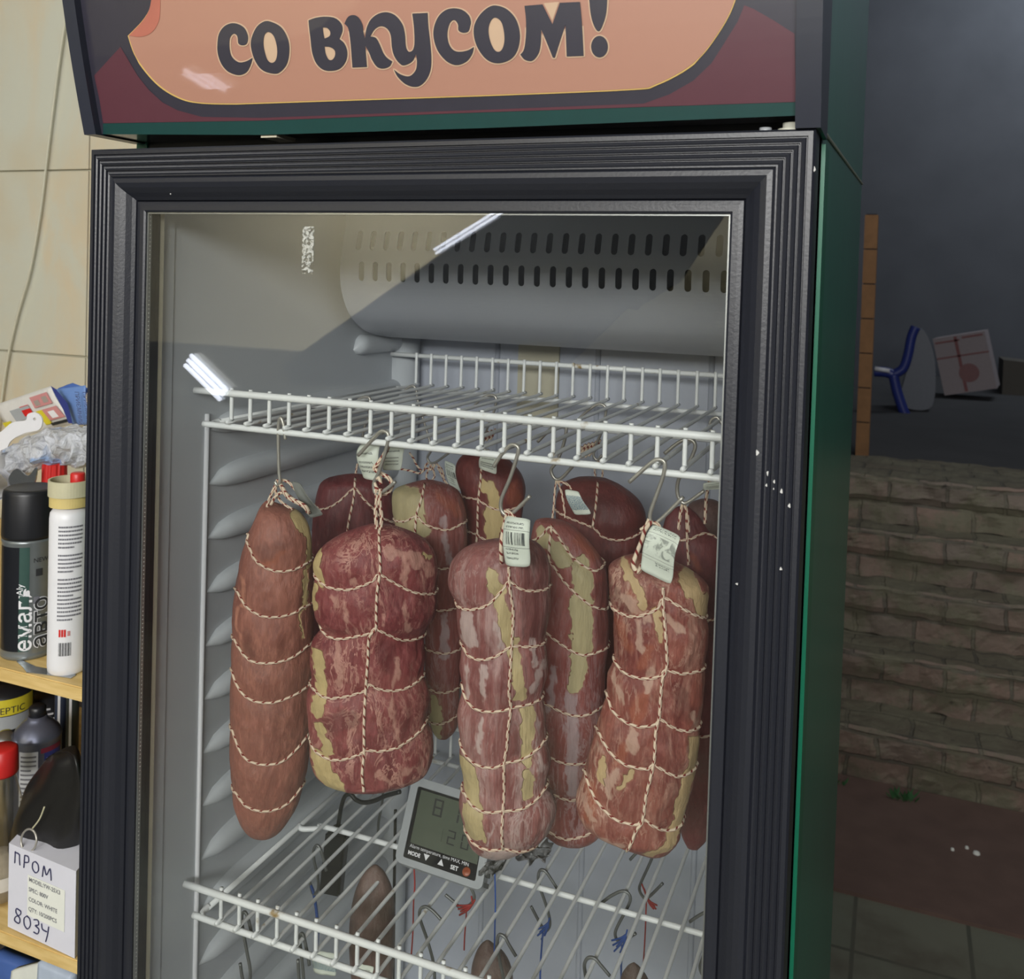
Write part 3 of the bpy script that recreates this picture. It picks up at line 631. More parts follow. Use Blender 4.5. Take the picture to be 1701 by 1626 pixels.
        if s.vert is not None:
            yv = s.vert[:, 1]; ph = np.arcsin(np.clip((s.vert[:, 0]-s.xc(np.clip(yv, s.y0+1, s.y1-1)))/s.hw(np.clip(yv, s.y0+1, s.y1-1)), -.97, .97))
            pv = np.interp(y, yv, ph); inr = ((y > yv[0]) & (y < yv[-1])); g = np.maximum(g, .075*np.exp(-(np.abs(wrap-pv)/.15)**1.3)*inr)
        nP = np.stack([cth*1.3, sth*1.3, y/95.+s.seed*7], 1)
        # keep the silhouette, put lumps mostly towards the viewer side
        lump = s.lump*(fbm(nP, s.seed, 3))*(.35+.65*np.abs(cth)) + .020*fbm(nP*np.array([4, 4, 6.]), s.seed+3, 3)
        rr = r*(1-g*(.4+.6*np.abs(cth))+lump)
        out = P + e1*(r*(1-g*.3+lump*.5)*sth+off*sth)[:, None] + e2*(rr*s.dr*cth+off*cth)[:, None]
        return out.reshape(*sh, 3)
def mm(*a, **k): return m_meat(*a, **k)
ma = mm('smoked_loin', (126, 78, 68), (154, 99, 85), pale=(190, 130, 108), marb=.22, seed=1, blot=.12)
mb_ = mm('marbled_neck', (108, 46, 50), (140, 70, 70), pale=(192, 142, 128), marb=.85, seed=2, blot=.3, sc_=(1, 1, .45))
mc = mm('fatty_rolled_joint', (116, 66, 64), (148, 92, 88), pale=(200, 178, 172), fat=(196, 176, 132), marb=.5, seed=3, blot=.75, sc_=(1.2, 1.2, .16))
md_ = mm('marbled_shoulder', (112, 54, 51), (146, 84, 72), pale=(196, 160, 142), fat=(196, 168, 126), marb=.8, blot=.7, seed=4, sc_=(1, 1, .4))
mdk = mm('dark_red_cured', (88, 38, 42), (114, 54, 56), pale=(136, 92, 90), marb=.25, seed=5)
mdk2 = mm('dark_red_cured_smooth', (96, 44, 44), (118, 58, 55), pale=(134, 86, 82), marb=.12, seed=6)
mgr = mm('pale_fat_cured', (120, 62, 58), (142, 80, 74), pale=(182, 160, 160), fat=(186, 172, 132), marb=.4, blot=.5, seed=7, sc_=(1.2, 1.2, .2))
m1 = Meat('cured_pork_loin', 'long smooth orange brown loin hanging leftmost near the fridge wall',
 [(832,441,452),(840,434,470),(850,429,495),(870,421,510),(900,408,517),(950,397,519),(1000,389,520),(1060,387,520),(1120,385,519),(1180,384,517),(1240,384,514),(1290,386,508),(1330,390,497),(1360,399,482),(1382,413,464),(1391,428,446)], .105, .8, ma,
 [[(405,885),(418,903.7),(424,917),(440,929),(462,936),(490,935),(505,930)],[(396,974),(410.7,992),(433,1005),(458.7,1008),(484.5,1006),(500,1000)],[(392,1052),(410.7,1075),(429,1081),(457,1081.7),(484.5,1077),(510,1066)],[(387.6,1106.6),(399.6,1127),(418,1141),(444,1146),(471.6,1143.5),(512,1133)],[(389,1199.6),(403,1228.5),(418,1241.6),(446.7,1246),(475.6,1241.6),(510,1217)],[(394.7,1301),(412,1318),(444,1325),(475.6,1319.6),(498.7,1302)]], None,
 [('fat',15,[(492,851),(508,875),(514,905),(514,930)]),('fat',9,[(506,940),(507,975),(503,1000)]),('fat',4,[(501,1000),(498,1030),(501,1051)]),('dark',26,[(438,908),(462,898)]),('warm',10,[(440,922),(470,905)]),('pale',9,[(408,950),(404,995)]),('pale',7,[(484,1318),(479,1350)]),('pale',8,[(396,1000),(402,1060)]),('dark',16,[(412,1040),(416,1066)])], lump=.04, seed=1)
m2 = Meat('cured_pork_neck', 'wide marbled red joint with yellow fat on its left edge, second from left',
 [(872,610,650),(882,580,680),(895,555,705),(915,531,722),(935,522,727),(960,524,728),(990,522,728),(1023,525,723),(1041,533,712),(1061,522,706),(1096,516,706),(1120,517,705),(1153,510,712),(1194,512,712),(1228,515,720),(1257,517,719),(1283,526,709),(1296,546,684),(1301,575,650)], .105, .62, mb_,
 [[(526,952),(533,956.5),(547.7,961.5),(570,962.7),(592,959),(619,946.7),(629,935.5),(644,944),(681,966.4),(715.6,978.8),(726,982)],[(530,1036),(545,1045),(568,1045),(591,1039),(614,1032),(623,1023),(634.6,1029),(663.5,1046.5),(689.5,1052),(704,1053)],[(519,1133),(539,1137.5),(562,1136),(605.7,1124.5),(611.5,1113),(629,1121.6),(655,1127.4),(678,1126),(701,1120)],[(517.5,1225.7),(533,1234),(556.5,1237),(582.5,1231.4),(604,1221),(611.5,1217),(629,1220),(660.6,1217),(686.6,1208),(707,1195)]],
 [(630,873),(630,895),(631.6,927),(626.7,964),(625.4,998.5),(624.5,1023),(614,1038),(611.5,1075),(608.6,1113),(605.7,1168),(605.7,1220),(602.8,1254.6),(605.7,1284)],
 [('fat',20,[(526,922),(528,940)]),('fat',13,[(533,945),(538,958)]),('fat',9,[(526,965),(524,1005)]),('fat',22,[(531,1078),(536,1104),(536,1130)]),('fat',20,[(533,1142),(529,1165)]),('fat',20,[(537,1190),(548,1220)]),('fat',34,[(531,1240),(543,1265),(560,1284)]),('pale',13,[(562,1050),(568,1110)]),('pale',8,[(577,980),(581,1032)]),('pale',9,[(660,1075),(649,1153),(652,1182),(666,1211)]),('pale',8,[(626,1254),(649,1278)]),('pale',8,[(672,1258),(690,1250),(706,1272)]),('pale',12,[(674,918),(672,952)]),('pale',10,[(684,915),(690,932)]),('pale',5,[(696,930),(700,958)]),('pale',12,[(584,946),(592,954)]),('pale',12,[(556,972),(562,990)]),('pale',16,[(640,900),(690,915),(715,940)]),('fat',5,[(700,912),(716,925)]),('pale',9,[(672,985),(678,1030)]),('pale',8,[(640,990),(637,1020)]),('dark',30,[(640,1060),(650,1090)]),('dark',30,[(545,1180),(580,1170)])], lump=.085, seed=2)
m3 = Meat('rolled_pork_belly', 'fat streaked rolled joint with folded paper tag, third in front row',
 [(897,835,885),(904,795,897),(916,768,906),(933,752,912),(950,746,915),(975,745,915),(1005,757,915),(1035,759,910),(1057,762,907),(1074,765,908),(1111,763,910),(1147,766,903),(1186,759,906),(1231,763,910),(1261,763,914),(1296,768,910),(1331,762,924),(1358,766,920),(1388,774,903),(1408,784,870),(1420,805,845)], .10, .72, mc,
 [[(746,1002),(770,1003),(794,996),(815,984),(837.6,958),(846,947.5),(867,962),(896,968),(914,969)],[(767,1068.5),(779,1079),(800,1080.6),(824,1073),(848.5,1056),(872.6,1058),(896.7,1061)],[(765.6,1138),(776,1156),(794,1163),(818,1162.5),(842.5,1157),(854.5,1154),(878.6,1153),(900,1151)],[(764,1234),(779,1246),(800,1252),(824,1251),(839.5,1243),(860.6,1240),(884.7,1231),(903,1219)],[(773,1309.6),(788,1318.6),(809,1323),(836.4,1318.6),(869.6,1315.6),(890.7,1308),(907,1297.6)],[(774.7,1377),(791,1385),(812,1388),(839.5,1383),(860.6,1389.5),(887.7,1394.6)]],
 [(845,925),(846,947),(847,960),(853,999),(851.5,1035),(848.5,1080.6),(845.5,1129),(848.5,1153),(844,1189),(842.5,1216),(838,1243),(838,1291.5),(836.4,1321.7),(835,1352),(836.4,1382)],
 [('fat',22,[(818,940),(828,965),(836,1000)]),('fat',20,[(838,1010),(852,1050),(860,1095),(864,1135)]),('fat',22,[(876,1165),(873,1200),(876,1240)]),('fat',16,[(876,1261),(878,1300)]),('fat',30,[(776,1262),(786,1300)]),('fat',32,[(789,1325),(791,1362)]),('pale',26,[(776,1015),(782,1055)]),('pale',14,[(803,1095),(806,1141)]),('pale',8,[(800,1177),(796,1225)]),('pale',12,[(828,1020),(838,1060)]),('pale',12,[(903,1090),(885,1130)]),('pale',8,[(890,1177),(898,1265)]),('pale',36,[(815,1405),(845,1405)]),('pale',8,[(780,1095),(776,1150)]),('dark',46,[(885,930),(890,1030)]),('dark',16,[(852,1180),(856,1220)]),('pale',10,[(885,1050),(890,1090)]),('pale',12,[(770,1240),(780,1255)]),('pale',8,[(820,1340),(810,1375)])], lump=.055, seed=3)
m4 = Meat('cured_pork_shoulder', 'marbled orange red joint with large paper tag, rightmost in front row',
 [(922,1050,1090),(930,1030,1120),(944,1012,1150),(966,1011,1175),(1003,1012,1176),(1020,1016,1174),(1044,1019,1177),(1096,1019,1172),(1129,1009,1170),(1156,1007,1168),(1195,996,1163),(1246,981,1158),(1285,970,1150),(1310,961,1144),(1337,955,1137),(1364,962,1131),(1382,980,1128),(1400,1020,1118),(1413,1052,1108),(1421,1072,1095)], .10, .66, md_,
 [[(1014,1008),(1025.7,1012),(1049,1013.6),(1072.7,1006),(1093,994.5),(1102,977),(1122.7,985.7),(1146,1000),(1172,1015)],[(1020,1097),(1035,1107.7),(1059.5,1110.7),(1080.6,1109),(1098.7,1101.7),(1106,1092.6),(1131.8,1098.6),(1166.5,1098.6)],[(1008,1157),(1020,1174),(1041,1183),(1065.5,1184.5),(1089.6,1178.5),(1097,1171),(1113.7,1181.5),(1134.8,1190.6),(1156,1193.6)],[(997.7,1216),(1017,1234),(1038,1245),(1059.5,1248),(1077.5,1248),(1085,1240),(1104.7,1251),(1125.8,1261),(1156,1261)],[(971,1288.5),(987,1309.6),(1011,1327.7),(1035,1336.7),(1059.5,1338),(1068.5,1327.7),(1086.6,1339.7),(1107.7,1350),(1133,1350)]],
 [(1102,960),(1102,977),(1101.7,984),(1106,1035),(1107.7,1086.6),(1100,1110.7),(1095.6,1165),(1089.6,1189),(1086.6,1231),(1080.6,1261),(1073,1291.5),(1067,1330.7),(1056.5,1348.8),(1043,1390)],
 [('fat',18,[(1040,936),(1055,960),(1068,990)]),('fat',22,[(1140,950),(1160,978),(1170,1000)]),('pale',14,[(1060,1020),(1068,1062)]),('fat',11,[(1092,1000),(1097,1040)]),('pale',16,[(1110,1010),(1130,1025)]),('pale',14,[(1086,1095),(1074,1125)]),('warm',22,[(1070,1136),(1060,1170)]),('warm',20,[(1030,1030),(1045,1060)]),('warm',16,[(1080,1060),(1070,1090)]),('warm',14,[(1040,1220),(1030,1250)]),('fat',10,[(1005,1246),(998,1280)]),('pale',14,[(1029,1261),(1016,1290)]),('fat',20,[(1153,1212),(1146,1261),(1132,1300),(1122,1340),(1108,1378),(1080,1398)]),('pale',20,[(1040,985),(1075,1010)]),('fat',9,[(1050,1255),(1035,1285)]),('pale',14,[(1000,1235),(1012,1300)]),('warm',16,[(975,1350),(985,1300)]),('pale',18,[(1056,1195),(1052,1220)]),('pale',12,[(970,1318),(985,1345)]),('warm',20,[(982,1300),(980,1340)]),('pale',20,[(1005,1385),(1030,1378)]),('pale',10,[(1150,1165),(1155,1190)]),('pale',10,[(1020,1115),(1035,1150)]),('dark',24,[(1130,1130),(1140,1160)]),('dark',26,[(1025,985),(1040,1000)]),('warm',18,[(1050,975),(1062,1000)])], lump=.085, seed=4)
b1 = Meat('dark_cured_neck', 'dark red joint tied with twine behind the two leftmost joints',
 [(788,575,598),(797,540,640),(817,528,652),(870,520,660),(1000,520,662),(1200,522,660),(1250,540,650),(1270,570,620)], .265, .7, mdk,
 [[(528,838),(534.7,839),(550.5,833),(568,820.5),(589,803),(603.5,819),(619,834.6),(633.4,850.5),(656,864.6)],[(525,960),(560,975),(600,975),(655,960)],[(525,1080),(560,1095),(600,1095),(655,1080)]], [(590,790),(587.6,819),(580.5,852),(577,884),(575,1000)], [('dark',40,[(620,850),(625,880)])], nr=90, nc=110, seed=5)
b2 = Meat('fat_capped_joint', 'joint with a pale greyish fat cap in back row behind the wide marbled one',
 [(798,700,722),(804,680,742),(816,654,762),(845,651,774),(870,655,776),(930,668,776),(960,690,775),(1010,700,767),(1060,705,768),(1110,706,766),(1180,710,762),(1210,716,758),(1226,727,744)], .235, .75, mgr,
 [[(654,862),(674,857.6),(692.5,847),(705.8,859),(727,867),(744.6,870),(767.5,863.7)],[(680,930),(734,934),(753,931.6),(773,921)],[(702,1005),(731,1006),(765,1003)],[(708,1074),(740,1077),(766,1073)],[(708,1139),(738,1142),(763,1138)],[(712,1196),(735,1194),(758,1184)]], [(706,800),(698.7,826),(692.5,847),(690,896)],
 [('fat',46,[(668,828),(676,860),(684,890)]),('fat',24,[(690,815),(700,870)]),('pale',12,[(735,850),(745,925)]),('warm',14,[(730,815),(760,845)]),('pale',14,[(740,1010),(738,1080)]),('fat',16,[(722,1150),(726,1215)])], nr=120, nc=130, seed=6)
b3 = Meat('round_topped_joint', 'round topped joint with pale fat patch and small label, behind the third front joint',
 [(751,787,815),(757,769,838),(772,758,855),(790,757,868),(815,764,873),(845,770,869),(880,775,866),(1000,775,866),(1150,780,860),(1180,800,840)], .305, .75, mdk2,
 [[(768,823),(793.5,822.5),(808,831),(831.7,838.7),(866,836)],[(776,881),(790.5,881),(808,890),(831.7,896),(862,890)],[(778,960),(820,970),(862,960)]], [(800,755),(799,788.8),(795,827),(793.5,880),(789,915)],
 [('fat',26,[(812,800),(822,830),(818,870)]),('warm',18,[(850,800),(856,830)]),('fat',20,[(820,880),(815,920)])], nr=90, nc=110, seed=7)
b4 = Meat('fat_striped_joint', 'tall joint with long cream fat stripe between the third and fourth front joints',
 [(862,897,922),(868,888,945),(892,882,974),(930,878,1003),(965,878,1010),(1060,880,1012),(1105,882,1006),(1200,882,1004),(1300,888,1000),(1370,895,1000),(1393,912,985),(1402,935,965)], .19, .7, mgr,
 [[(880,900),(900,885),(917,871),(949,912),(984.6,935.7),(1003,933)],[(880,905),(914,924),(937.5,953),(964,978),(984.6,993),(1008,1003)],[(890,1030),(913,1044),(945,1062.5),(969,1071.5),(1002,1067)],[(885,1148),(909,1156),(939,1166.5),(966,1171),(996,1163.4)],[(885,1235),(916,1243),(939,1249),(972,1249),(1000,1243)],[(890,1298),(921,1305),(945,1309.6),(960,1308),(995,1300)],[(897,1368),(915,1371),(939,1376),(963,1371),(995,1362)]], [(917,866),(914,891.6),(912.5,924)],
 [('fat',26,[(900,884),(922,900),(936,918)]),('fat',34,[(966,930),(966,990),(966,1055)]),('fat',26,[(962,1075),(955,1120)]),('pale',22,[(952,1120),(950,1180),(952,1290)]),('warm',18,[(960,885),(990,915)]),('pale',12,[(920,1090),(915,1160)]),('dark',14,[(993,960),(998,1050)])], nr=150, nc=130, seed=8)
b5 = Meat('dark_red_joint', 'smooth dark red joint at back, left of the large paper tag',
 [(795,957,1010),(805,936,1032),(827,925,1061),(856,922,1074),(885,925,1072),(960,925,1070),(1100,930,1065),(1250,940,1050),(1300,960,1030)], .325, .75, mdk2,
 [[(930,850),(984.6,863.7),(999,877),(1020,882.8),(1043,881),(1066,873)],[(930,960),(1000,975),(1068,960)]], [(993,795),(990,830),(985,863)], [('dark',60,[(1000,840),(1040,850)])], nr=90, nc=110, seed=9)
b6 = Meat('wrinkled_dark_joint', 'dark brownish joint hanging beside the right inner edge of the glass',
 [(842,1126,1145),(855,1110,1160),(880,1101,1178),(900,1098,1200),(960,1102,1213),(1100,1112,1216),(1300,1122,1212),(1380,1130,1180),(1409,1142,1160)], .215, .6, mdk,
 [[(1108,895),(1142.8,889.7),(1168,880),(1189,887.6),(1205.5,896)],[(1115,1010),(1150,1025),(1205,1010)],[(1120,1200),(1160,1212),(1205,1200)]], [(1140,850),(1142,889),(1145,930)], [('warm',10,[(1150,920),(1160,935)]),('dark',30,[(1190,950),(1195,1050)])], nr=110, nc=110, seed=10)
b7 = Meat('grey_topped_joint', 'greyish topped joint farthest back at the right edge of the glass',
 [(830,1163,1188),(840,1145,1206),(870,1137,1225),(950,1137,1230),(1250,1142,1225),(1300,1160,1200)], .36, .7, mm('grey_brown_cured', (98, 70, 66), (112, 84, 80), pale=(130, 110, 105), marb=.2, seed=8), [[(1140,900),(1180,910),(1222,900)]], None, [], nr=70, nc=90, seed=11)
# pieces under the lower shelf
G2 = 'cured pieces hanging below the lower shelf'
mo = mm('mould_dusted_cured', (88, 66, 60), (110, 88, 82), pale=(150, 142, 134), marb=.3, seed=11)
def lowpiece(name, lab, rows, Y, mt, sd): return Meat(name, lab, rows, Y, .8, mt, [], None, [], nr=70, nc=80, seed=sd, group=G2)
lowpiece('dusty_cured_piece', 'grey brown mould dusted piece seen through the lower shelf beside the black box', [(1438,618,628),(1452,604,640),(1480,590,652),(1520,582,656),(1560,580,656),(1600,582,654),(1680,590,648),(1720,605,630)], .2, mo, 21)
lowpiece('small_cured_piece', 'brown cured piece below the lower shelf with its top showing near bottom centre', [(1563,806,814),(1572,797,824),(1590,788,842),(1620,782,852),(1700,780,856),(1760,795,840)], .24, mo, 22)
lowpiece('netted_cured_piece', 'grey netted piece at the bottom edge below the fourth front joint', [(1600,1050,1056),(1610,1040,1066),(1635,1030,1080),(1700,1028,1084),(1760,1040,1070)], .24, mo, 23)

# ================================================================== meat hooks, twine ends, tags
def hook(px, Y, label, r=.0016, m_='steel', ztop=None, top=None, grp='metal S hooks on the wire shelves'):
    if ztop is not None: Y = at(*top, Z=ztop)[1]
    P = [at(x, y, Y=Y) for x, y in px]
    o = MB().tube(smooth_pts(P, 6), r, 10).build('meat_hook', M[m_], None, True)
    return tag(o, label, 'hook', grp), Y
ZU, ZL = 1.664, 1.1965
def loose(name, px, Y, label, m_='rope', r=.0012, cat='string', parent=None, n=6):
    Ys = Y if isinstance(Y, (list, tuple)) else [Y]*len(px)
    P = [at(x, y, Y=q) for (x, y), q in zip(px, Ys)]
    o = MB().tube(smooth_pts(P, n), r, 8).build(name, M[m_], parent, True)
    if parent is None: tag(o, label, cat)
    return o
hook([(474,730),(471,706),(466.5,694),(463,705),(462.5,740),(463.5,780),(465,800),(461,806),(457,800)], .085, 'straight steel hook carrying the leftmost smooth loin')
hook([(594.6,756.5),(621.7,727),(634,716),(645,722),(641,748),(629,785),(621,803),(624,819),(638,815),(657,800)], .083, 'steel hook carrying the wide marbled joint')
hook([(820,775.5),(833,755),(849,739),(861,744),(857,765),(846,797.6),(833,829),(833,847.5),(843,856),(855,849),(881,823.4)], .083, 'steel hook above the folded paper tag, long tip pointing right')
hook([(1044.8,801),(1078.6,771),(1092,763),(1104,768),(1102,788.8),(1091,821),(1080,853.4),(1083,868),(1096,864),(1135,825.5)], .083, 'steel hook carrying the rightmost front joint, tip over the large tag')
_, yA = hook([(893,734),(911,716),(928,702),(940,706),(937.5,733),(925.8,765),(915.5,780),(922,795),(934,793),(956.6,768)], 0, 'wide bent hook carrying the fat striped joint', .0016, ztop=ZU, top=(934, 702))
_, yB = hook([(962,695),(978,681),(995,671),(1006,677),(1005,693),(998,720),(990,740),(986,756),(992,764),(1000,756)], 0, 'hook looped over the upper shelf wires above the dark red joint', .0015, ztop=ZU, top=(995, 671))
_, yC = hook([(787.7,674),(800,662),(813.8,656),(824,661),(821.5,680),(812,705),(803,730),(804,745),(812,748)], 0, 'hook near the middle of the upper shelf above the round topped joint', .0015, ztop=ZU, top=(814, 656))
_, yD = hook([(667.4,653),(678,644),(686,641),(691,647),(694,665),(704,700),(716,743),(710,760.6),(721,769),(753,746.5)], 0, 'hook carrying the fat capped joint with its tip showing below the shelf', .0015, ztop=ZU, top=(684, 641))
hook([(590,670),(598,662),(609,659),(615,665),(612,690),(604,715),(601,740)], 0, 'hook above the dark joint behind the two leftmost ones', .0015, ztop=ZU, top=(607, 659))
hook([(1103.6,753.5),(1128.6,734),(1146,730),(1155,741.7),(1143,771),(1127,797.6),(1125.6,821),(1133,834),(1143,834),(1169.7,815)], .16, 'curved hook carrying the wrinkled dark joint at right')
hook([(1180,716),(1180,700),(1190,693),(1198,702),(1204,712)], 0, 'short hook end over the upper shelf beside the right glass edge', .0015, ztop=ZU, top=(1190, 693))
# hang cords of the meat pieces (parts of their joints)
def cord(mt, px, Y, r=.0012): return loose('hang_cord', px, Y, None, 'rope', r, parent=mt.root)
Y1 = .088
cord(m1, [(461,797),(455,812),(447,830),(444,842)], Y1, .0014); cord(m1, [(462,798),(470,812),(480,826),(505,840),(512,850)], [Y1,.084,.078,.075,.078], .0021); cord(m1, [(461,800),(458,818),(468,834),(486,846)], Y1); cord(m1, [(464,797),(478,800),(492,815),(508,842),(514,853)], [.088,.09,.09,.088,.086], .0014); cord(m1, [(450,838),(458,824),(470,818),(484,826)], .083, .0015)
cord(m2, [(624,812),(626,830),(624,850),(626,878)], .083, .0017); cord(m2, [(632,812),(631,835),(634,858),(632,880)], .081, .0016); cord(m2, [(628,815),(622,800),(629,793),(633,804)], .083, .0015)
cord(m2, [(648,734),(640,752),(628,770),(622,778),(632,786),(646,794),(651,806),(644,818),(630,820)], [.09]*9, .0020)
cord(m3, [(842,853),(838,870),(834,890),(832,910),(833,935)], [.083,.075,.068,.065,.07], .0016); cord(m3, [(845,856),(852,862),(858,870)], .08, .0014); cord(m3, [(838,848),(848,852),(856,862),(848,870)], .08, .0014)
cord(m4, [(1083,866),(1072,880),(1066,898),(1058,918),(1052,938),(1060,950),(1066,938)], [.083,.078,.075,.07,.065,.062,.06], .0017); cord(m4, [(1086,868),(1094,872),(1100,885)], .078, .0014); cord(m4, [(1078,862),(1072,874),(1064,880)], .082, .0013)
cord(b4, [(925,796),(922,812),(920,840),(917,868)], yA, .0011); cord(b4, [(925,796),(932,815),(936,835),(939,860)], yA, .0011); cord(b4, [(923,798),(930,800),(940,803),(950,812)], yA, .0013)
cord(b5, [(993,765),(988,780),(990,797)], yB+.05, .0012); cord(b5, [(994,766),(1001,782),(999,798)], yB+.05, .0012)
cord(b3, [(806,748),(800,760),(799,775)], .31, .0012)
for pts in ([(712,768),(706,775),(716,780),(722,772),(712,768)],[(715,770),(722,790),(713,800),(708,790),(716,772)],[(700,782),(692,772),(686,760),(680,752)],[(727,776),(740,800),(752,812),(760,815)],[(725,770),(735,782),(738,800)],[(708,776),(698,786),(682,782),(660,778)]): cord(b2, pts, yD, .0013)
cord(b1, [(594,770),(592,780),(590,792)], .27, .0012); cord(b6, [(1134,836),(1130,855),(1127,880)], .165, .0014); cord(b6, [(1137,836),(1142,856),(1144,884)], .165, .0013)
cord(b7, [(1183,770),(1178,800),(1173,830),(1171,870)], .2, .0014)
for k, (x, y) in enumerate([(958,752),(964,748),(970,746),(976,745),(982,743),(988,740)]): cord(b5, [(x-4,y+14),(x+1,y+6),(x+5,y-2),(x+9,y-10)], yB+.02, .0018)
for k, (x, y) in enumerate([(806,722),(812,720),(818,718)]): cord(b3, [(x-4,y+12),(x+1,y+4),(x+5,y-6)], yC+.02, .0015)

def m_tag(name, kind):
    t = NT(name); uv = t.coord('UV'); s = t.node('ShaderNodeSeparateXYZ'); t.link(uv, s.inputs[0]); x, y = s.outputs[0], s.outputs[1]
    def band(v, a, b): return t.math('MULTIPLY', t.math('GREATER_THAN', v, a), t.math('LESS_THAN', v, b))
    nz = t.noise(t.coord('UV', (26, 60, 1)), 1, 2); bars = t.math('GREATER_THAN', t.noise(t.coord('UV', (46, .5, 1)), 1, 1, .5), .5)
    ink = None
    def add(a):
        nonlocal ink; ink = a if ink is None else t.math('MAXIMUM', ink, a)
    if kind == 'bar':
        add(t.math('MULTIPLY', bars, t.math('MULTIPLY', band(y, .44, .70), band(x, .12, .86))))
        for q in (.78, .86, .32, .24, .14): add(t.math('MULTIPLY', t.math('GREATER_THAN', nz, .5), t.math('MULTIPLY', band(y, q, q+.04), band(x, .12, .8 if q > .5 else .6))))
        for q in (.74, .38): add(band(y, q, q+.008))
    elif kind == 'pic':
        w_ = t.noise(t.coord('UV', (2.2, 2.4, 1)), 1.5, 4, .6, 1.0)
        add(t.math('MULTIPLY', t.ramp(w_, .47, .6), t.math('MULTIPLY', band(y, .42, .80), .62)))
        for q in (.90, .94, .22, .26): add(t.math('MULTIPLY', t.math('GREATER_THAN', nz, .52), t.math('MULTIPLY', band(y, q, q+.028), band(x, .4 if q < .5 else .1, .86))))
        add(band(y, .36, .366)); add(band(y, .30, .305)); add(band(y, .84, .846))
    elif kind == 'blue':
        add(t.math('MULTIPLY', t.math('GREATER_THAN', nz, .5), band(y, .2, .8)))
    else:
        for q in (.2, .32, .45, .7): add(t.math('MULTIPLY', t.math('GREATER_THAN', nz, .5), t.math('MULTIPLY', band(y, q, q+.06), band(x, .1, .8))))
    c = t.mix(ink, srgb(216, 222, 210), srgb(52, 100, 130) if kind == 'blue' else srgb(70, 74, 74))
    t.link(c, t.b.inputs['Base Color']); t.b.inputs['Roughness'].default_value = .5; return t.m
def paper(name, px4, Y4, label, mt, bend=.004, cat='tag', group='paper tags tied to the hanging meat', n=14, curl=0, seed=0, rnd=True, thick=.0004):
    """corners TL,TR,BR,BL in image px, with a depth for each; a thin wavy sheet with a clipped-corner outline"""
    K = [at(x, y, Y=q) for (x, y), q in zip(px4, Y4)]; TL, TR, BR, BL = map(np.array, K); N = np.cross(TR-TL, BL-TL); N /= np.linalg.norm(N)
    if N @ (CP-TL) < 0: N = -N
    v = []; uv = []
    for i in range(n):
        for j in range(n):
            a, b = j/(n-1), i/(n-1)
            if rnd:        # soften the corners
                ca = (abs(2*a-1))**6; cb = (abs(2*b-1))**6; a2 = .5+(a-.5)*(1-.07*cb); b2 = .5+(b-.5)*(1-.07*ca)
            else: a2, b2 = a, b
            P = TL*(1-a2)*(1-b2)+TR*a2*(1-b2)+BR*a2*b2+BL*(1-a2)*b2
            P = P + N*(bend*math.sin(math.pi*b*1.3+.4)+curl*(2*a-1)**2 + .0012*float(vnoise(np.array([a*3, b*3, seed+.5]), seed)))
            v.append(P); uv.append((a, 1-b))
    f = grid_faces(n, n); q = len(v); v2 = [p - N*thick for p in v]
    f2 = [tuple(i+q for i in fc[::-1]) for fc in f]; ed = [(i, i+1) for i in range(n-1)]+[(n-1+i*n, n-1+(i+1)*n) for i in range(n-1)]+[(n*n-1-i, n*n-2-i) for i in range(n-1)]+[((n-1-i)*n, (n-2-i)*n) for i in range(n-1)]
    f3 = [(b_, a_, a_+q, b_+q) for a_, b_ in ed]
    o = obj(name, v+v2, f+f2+f3, mt, None, True, uv=uv+uv)
    if label: tag(o, label, cat, group)
    return o
TG = {k: m_tag('tag_'+k, k) for k in ('bar', 'pic', 'blue', 'txt')}
paper('paper_tag', [(838,856),(882,862),(876,944),(832,940)], [.056,.056,.050,.050], 'folded paper tag with barcode on the fat streaked rolled joint', TG['bar'], .004, curl=-.003, seed=1)
paper('paper_tag', [(1087,870),(1136,892),(1112,972),(1060,946)], [.056,.050,.046,.048], 'large white paper tag with grey picture on the rightmost front joint', TG['pic'], .005, curl=.002, seed=2)
paper('paper_tag', [(938,812),(962,816),(982,855),(952,857)], [yA]*4, 'small crumpled tag with blue print beside the dark red joint', TG['blue'], .003, seed=3)
paper('paper_tag', [(594,738),(632,736),(626,800),(592,794)], [.10,.10,.095,.095], 'clear tag with small print above the gap between first and second joints', TG['txt'], .006, curl=-.004, seed=4)
paper('paper_tag', [(640,738),(676,735),(664,782),(634,782)], [.125]*4, 'white printed tag hanging right of the hook of the wide joint', TG['txt'], .002, seed=5)
paper('paper_tag', [(738,764),(757,772),(765,818),(744,806)], [yD-.01]*4, 'narrow barcode tag on the fat capped joint', TG['bar'], .002, seed=6)
paper('paper_tag', [(802,752),(830,755),(822,790),(792,778)], [.24]*4, 'small label on the round topped joint', TG['txt'], .003, seed=7)
paper('paper_tag', [(1168,802),(1212,797),(1212,812),(1168,815)], [.19]*4, 'small label under the upper shelf at the right glass edge', TG['txt'], .001, seed=8)
paper('paper_tag', [(484,798),(500,803),(536,856),(512,862)], [.088]*4, 'dark grey folded tag behind the cord of the leftmost loin', mat('grey_tag_back', (112, 114, 110), .6), .002, seed=9)

